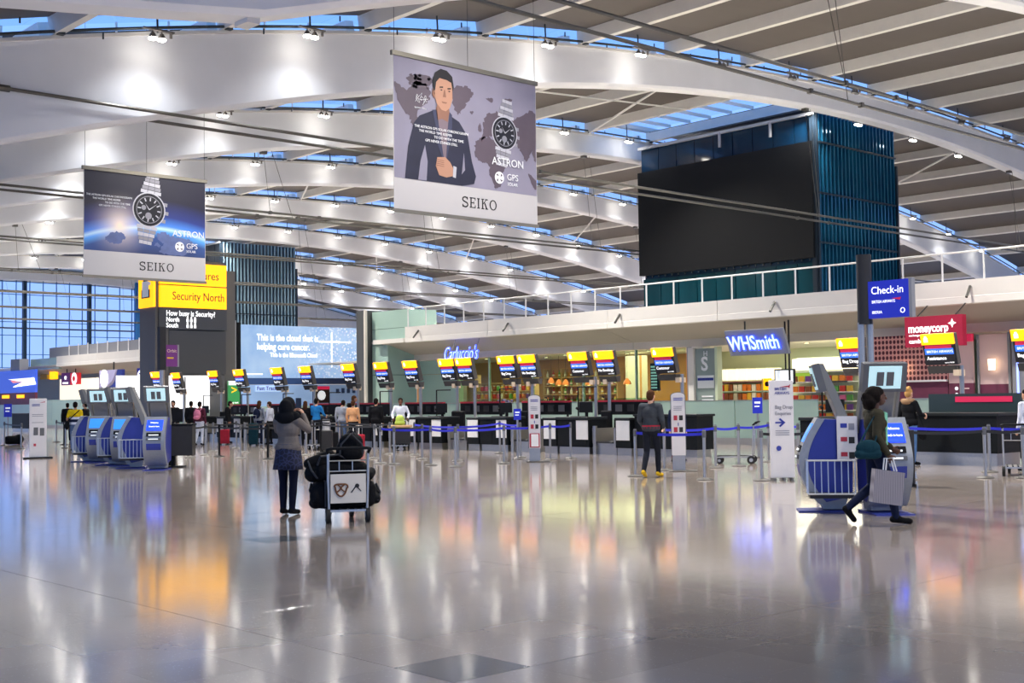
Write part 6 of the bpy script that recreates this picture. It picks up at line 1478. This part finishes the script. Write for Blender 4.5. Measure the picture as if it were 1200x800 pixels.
# café shelves with jars and packets
cf = thing('cafe_shelf', 'café shelf unit full of jars and packets behind the glass', 'shelf', (42.6, 0, 0))
ya, yb = PX(560, 455, 42.6).y, PX(628, 455, 42.6).y
mat('shelf_wood', 'c8a878', .6)
for z in (2.45, 2.05, 1.65, 1.25, .8): mb().box(-.2, .2, yb, ya, z-.04, z).build('shelf', 'shelf_wood', cf)
for y in (ya, (ya+yb)/2, yb): mb().box(-.2, .2, y-.03, y+.03, 0, 2.9).build('upright', 'shelf_wood', cf)
jar_l = [None]*12
for r_, z in enumerate((2.05, 1.65, 1.25)):
    n = 14; w = (ya-yb)/n
    for k in range(n):
        mi = (8, 1, 0, 5, 9, 8, 0, 1, 4, 6, 5, 3, 0, 1)[(k+3*r_) % 14]
        if jar_l[mi] is None:
            j_ = empty('jar'); mb().lathe([(.09, 0), (.1, .02), (.1, .2), (.07, .24)], 10).build('glass_body', 'goods_%d' % mi, j_, smooth=True); mb().lathe([(.075, .24), (.075, .28)], 10).build('lid', 'goods_5', j_); jar_l[mi] = j_; q = j_; q.location = (42.5, yb+w*(k+.5), z)
        else: q = copy_tree(jar_l[mi], None, (42.5, yb+w*(k+.5), z))
        tag(q, 'jar on the %s café shelf behind glass, %s from the right' % (('top', 'middle', 'bottom')[r_], ORD[k]), 'jar', 'jars on the café shelves')
# wall shelf of bottles along the café's back wall
ws_ = thing('bottle_shelf', 'long wall shelf of bottles at the back of the café', 'shelf', (46.6, 0, 0))
ya, yb = PX(640, 440, 46.6).y, PX(726, 440, 46.6).y
for z in (2.75, 2.3, 1.85, 1.4): mb().box(-.2, .3, yb, ya, z-.05, z).build('shelf', 'shelf_wood', ws_)
for k in range(5): y = yb+(ya-yb)*k/4; mb().box(-.2, .3, y-.03, y+.03, 0, 3.2).build('upright', 'shelf_wood', ws_)
bt_l = {}
for r_, z in enumerate((2.75, 2.3, 1.85, 1.4)):
    n = 12; w = (ya-yb)/n
    for k in range(n):
        mi = (4, 6, 11, 5, 4, 8, 1, 6, 10, 4, 0, 5)[(k+2*r_) % 12]
        if mi not in bt_l:
            j_ = empty('bottle'); mb().lathe([(.06, 0), (.065, .02), (.065, .2), (.025, .26), (.025, .33)], 10).build('glass_body', 'goods_%d' % mi, j_, smooth=True); mb().lathe([(.028, .33), (.028, .36)], 8).build('cap', 'goods_7', j_); mb().lathe([(.067, .06), (.067, .15)], 10).build('paper_band', 'goods_5', j_); bt_l[mi] = j_; q = j_; q.location = (46.5, yb+w*(k+.5), z)
        else: q = copy_tree(bt_l[mi], None, (46.5, yb+w*(k+.5), z))
        tag(q, 'bottle on shelf %s of the café wall shelf, %s from the right' % (NUM[r_], ORD[k]), 'bottle', 'bottles on the café wall shelf')
mat('downlight', 'fff0d0', .4, emit=6, ecol='ffe2b0')
for k, (px, py) in enumerate(((570, 420), (615, 416), (640, 414), (662, 412), (690, 411), (735, 409), (760, 408), (862, 402), (900, 400), (945, 398))):
    q = PX(px, py, 42.0 + (k % 3)*.8); q.z = 3.72
    d_ = thing('downlight', 'small round ceiling downlight in the shops, %s from the left' % ORD[k], 'lamp', tuple(q), 0, 'shop downlights'); mb().lathe([(.12, 0), (.12, -.03), (.09, -.03)], 14).build('trim_ring', 'steel', d_); mb().lathe([(.085, -.025), (.085, -.035)], 14).build('lens', 'downlight', d_)
# café: cold cabinet, counter, lamps, screen
cc = thing('cold_cabinet', 'pale lit cold cabinet at the left end of the café', 'cabinet', (41.2, PX(525, 450, 41.2).y, 0))
mat('cab_glow', 'cfeee6', .4, emit=.5); mb().box(0, .6, -.8, .8, 0, 2.5).build('body', 'grey', cc); mb().box(-.02, 0, -.74, .74, .5, 2.4).build('lit_door', 'cab_glow', cc)
for z in (.9, 1.3, 1.7, 2.1): mb().box(-.04, -.02, -.74, .74, z, z+.03).build('shelf_edge', 'steel', cc)
ct = thing('cafe_counter', 'long café counter with a glass front behind the frosted screen', 'counter', (41.8, 0, 0))
ya, yb = PX(632, 460, 41.8).y, PX(760, 460, 41.8).y
mb().box(0, .7, yb, ya, 0, 1.0).build('body', 'shelf_wood', ct); mb().box(0, .03, yb, ya, 1.0, 1.6).build('glass_front', 'shop_glass', ct); mb().box(-.02, .72, yb, ya, .98, 1.03).build('top', 'white', ct)
wc = thing('cafe_wall_panel', 'pale plaster wall panel inside the café left of the vertical screen', 'wall panel', (44, 0, 0)); ya, yb = PX(733, 430, 44).y, PX(752, 430, 44).y; mb().box(0, .4, yb, ya, 0, 3.6).build('panel', 'wall_bright', wc); mb().box(-.02, 0, yb, yb+.12, 0, 3.6).build('edge', 'shop_orange', wc)
vsn = thing('menu_screen', 'narrow vertical lit menu screen inside the café', 'screen', (41, PX(767, 440, 41).y, 0)); mb().box(0, .1, -.24, .24, 1.9, 3.1).build('case', 'navy_screen', vsn)
for k in range(8): mb().box(-.01, 0, -.14, .2, 2.0+.13*k, 2.07+.13*k).build('menu_line', 'kiosk_pic', vsn)
mb().tube((.05, 0, 3.1), (.05, 0, 3.7), .02, n=6).build('hanger', 'charcoal', vsn)
mat('pendant', 'ffd9a0', .4, emit=2.5, ecol='ffc27a'); mat('copper', 'b5683a', .3, .7)
for k, (px, py) in enumerate(((646, 447), (655, 449), (690, 449), (770, 455), (735, 448), (663, 449))):
    q = PX(px, py, 43.0); pl_ = thing('pendant_lamp', 'copper pendant lamp glowing inside the café, %s of six' % ORD[k], 'lamp', (q.x, q.y, q.z), 0, 'café pendant lamps')
    mb().lathe([(.04, .2), (.16, .05), (.2, -.08)], 12).build('shade', 'copper', pl_, smooth=True); mb().ell((0, 0, -.06), (.1, .1, .06), 10, 6).build('bulb', 'pendant', pl_); mb().tube((0, 0, .2), (0, 0, 3.72-q.z), .008, n=5).build('cord', 'charcoal', pl_)
for k, (px, py) in enumerate(((707, 453), (640, 468))):
    q = PX(px, 480, 42.9); person(('café worker with dark hair behind the counter', 'café worker in pale clothes behind the counter')[k], (q.x, q.y), facing(-.9, -.2), 1.7, 'skin_c', 'hair_dark', ('cloth_olive', 'cloth_white')[k], 'cloth_black', voxel=.02)
fl_ = thing('flower_tub', 'tub of violet flowers on the café counter', 'flowers', (41.3, PX(592, 466, 41.3).y, 1.3)); mat('violet', '8a7ad0', .7, noise=.3, nscale=12); mb().lathe([(.16, -1.3), (.2, 0), (.22, .05)], 12).build('tub', 'grey', fl_)
vb = mb(); random.seed(5)
for k in range(26): vb.ell((random.uniform(-.2, .2), random.uniform(-.45, .45), .08+random.uniform(0, .22)), (.07, .07, .06), 7, 5)
tag(vb.build('blossoms', 'violet', fl_), kind='stuff')

# ------------------------------------------------------------------ far left: airline wall, hanging signs, lit shop
mat('ba_blue', '3b5ccf', .4, emit=.5, ecol='3f62e0'); mat('ba_red', 'd8a0b0', .5, emit=.5)
q0, q1 = PX(-30, 440, 36.2), PX(41, 440, 36.2)
bw = thing('airline_wall', 'bright blue airline wall with a white ribbon emblem at the far left', 'wall panel', (36.2, 0, 0))
mb().box(0, .2, q1.y, q0.y, 2.6, 4.3).build('blue_panel', 'ba_blue', bw); mb().box(0, .2, q1.y, q0.y, 1.7, 2.6).build('lower_band', 'shop_plum', bw); mb().box(0, .25, q1.y, q0.y, 0, 1.7).build('mint_panel', 'mint', bw)
a_, c_ = PX(13, 440, 36.2), PX(40, 440, 36.2)
mb().prism([(a_.y, 3.55), (a_.y-3, 3.7), (c_.y+4, 3.62), (c_.y+4, 3.35), (a_.y-4, 3.3)], -.05, -.01, 'yz').build('ribbon', 'ba_red', bw); mb().prism([(a_.y-5, 3.2), (c_.y+5, 3.65), (c_.y, 3.7), (c_.y, 3.2), (c_.y+4, 3.05)], -.07, -.05, 'yz').build('emblem', 'white_lit', bw)
for k in range(4): mb().box(-.06, -.01, q1.y+2+k*3, q1.y+3.4+k*3, 2.2, 2.45).build('lit_number', 'yellow', bw)
def hang(px0, py0, px1, py1, X, material, label, name='hanging_sign'):
    a, b = PX(px0, py0, X), PX(px1, py1, X); t = thing(name, label, 'sign', (X, b.y, 0))
    w = a.y-b.y; o_ = mb().box(0, .2, 0, w, b.z, a.z).build('panel', material, t); mb().tube((.1, w/2, a.z), (.1, w/2, 4.5), .04, n=6).build('hanger', 'charcoal', t)
    return t, o_, w, a.z, b.z
hang(47, 435, 55, 444, 38.5, 'yellow_flat', 'orange-yellow hanging sign under the far gallery, left of a pair'); hang(58, 434.5, 65, 444, 38.0, 'yellow', 'bright yellow hanging sign under the far gallery, right of a pair')
t, o_, w, za, zb_ = hang(72, 437, 82, 451, 37.6, 'purple', 'purple restroom sign under the far gallery'); pg = mb(); pg.ell((-.02, w/2, za-.35), (.02, w*.14, .13), 10, 6); pg.box(-.03, -.01, w*.33, w*.67, zb_+.4, za-.5); pg.box(-.03, -.01, w*.2, w*.8, zb_+.1, zb_+.22); pg.build('pictogram', 'white_lit', o_)
mat('red_sign', 'd8262a', .5, emit=.5); t, o_, w, za, zb_ = hang(82.3, 437, 92, 450, 37.6, 'red_sign', 'red sign with a white ring beside the purple restroom sign'); rg = mb(); rg.lathe([(w*.3, 0), (w*.3, -.03)], 18, (0, w*.5, (za+zb_)/2), 'x'); rg.build('ring', 'white_lit', o_); rg = mb(); rg.lathe([(w*.14, -.03), (w*.14, -.05)], 14, (0, w*.5, (za+zb_)/2), 'x'); rg.build('ring_centre', 'red_sign', o_)
t, o_, w, za, zb_ = hang(160.5, 431.5, 169.5, 451, 37.4, 'sign_blue', 'blue hanging toilet sign with a white oval by the pylon'); ov = mb(); ov.lathe([(w*.4, 0), (w*.4, -.03)], 18, (0, w*.5, (za+zb_)/2), 'x'); ov.build('oval', 'white_lit', o_)
for k in range(3): mb().box(-.05, -.03, w*.3, w*.7, (za+zb_)/2-.2+.18*k, (za+zb_)/2-.12+.18*k).build('print_line', 'sign_blue', o_)
mat('info_lilac', 'b4accb', .5, emit=.25); a, b = PX(118, 434, 36.8), PX(146, 453, 36.8)
ip = thing('info_point_sign', 'curved lilac and navy information sign above the kiosks', 'sign', (36.8, b.y, 0)); w = a.y-b.y
cv = arc([(w, b.z), (w*.7, b.z+.1), (w*.45, b.z+.45), (w*.3, a.z-.1), (w*.28, a.z)]); o_ = mb().prism([(w, a.z)] + cv, -.1, .15, 'yz').build('swoosh', 'info_lilac', ip)
cv2 = arc([(w*.62, b.z+.0), (w*.4, b.z+.35), (w*.28, a.z-.1), (w*.27, a.z)]); mb().prism(cv2 + [(w*.1, a.z), (w*.1, a.z-.5), (0, a.z-.55), (0, b.z)], -.05, .2, 'yz').build('navy_wing', 'kiosk_blue', ip); mb().ell((-.12, w*.78, (a.z+b.z)/2), (.05, w*.17, w*.17), 14, 8).build('lit_disc', 'white_lit', o_); mb().tube((.1, w/2, a.z), (.1, w/2, 4.5), .05, n=6).build('hanger', 'charcoal', ip)
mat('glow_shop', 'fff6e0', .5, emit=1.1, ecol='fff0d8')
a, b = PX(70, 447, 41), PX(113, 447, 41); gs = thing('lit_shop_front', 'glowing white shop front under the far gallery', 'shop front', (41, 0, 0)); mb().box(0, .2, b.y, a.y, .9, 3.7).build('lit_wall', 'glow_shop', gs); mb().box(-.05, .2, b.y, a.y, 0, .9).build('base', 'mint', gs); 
for k in range(4): mb().box(-.3, 0, b.y+1.5+k*3, b.y+2.3+k*3, .9, 1.6).build('display_block', ('goods_8', 'goods_0', 'grey', 'goods_1')[k], gs)
a, b = PX(47, 470, 36), PX(112, 470, 36); ms_ = thing('frosted_glass_screen', 'pale green frosted glass screen far left below the yellow signs', 'screen', (36, 0, 0)); n = 4
for k in range(n): w = (a.y-b.y)/n; mb().box(-.02, .02, b.y+w*k+.02, b.y+w*(k+1)-.02, .2, 2.0).build('glass_panel', 'mint_glass', ms_)
mb().box(-.1, .1, b.y, a.y, 0, .2).build('plinth', 'grey', ms_)
a, b = PX(14, 497, 30), PX(33, 497, 30); dk_ = thing('dark_counter', 'black low counter far left behind the white totem', 'counter', (30, b.y, 0)); mb().box(0, .8, 0, a.y-b.y, .2, 1.1).build('body', 'desk_black', dk_); mb().box(.05, .75, .05, a.y-b.y-.05, 0, .2).build('plinth', 'steel', dk_); mb().bbox(-.04, .84, -.04, a.y-b.y+.04, 1.1, 1.15, .01).build('top', 'desk_edge', dk_)
p_ = G(15, 521); remesh('body', [('c', (-.2, 0, .2), (.2, 0, .2), .18, .18, 0), ('e', (.25, 0, .22), (.2, .2, .22), 0, None)], .02, ['bag_black'], thing('travel_bag', 'black bag lying on the floor at the far left', 'bag', (p_.x, p_.y, 0)))
D.scenes.remove(TS)
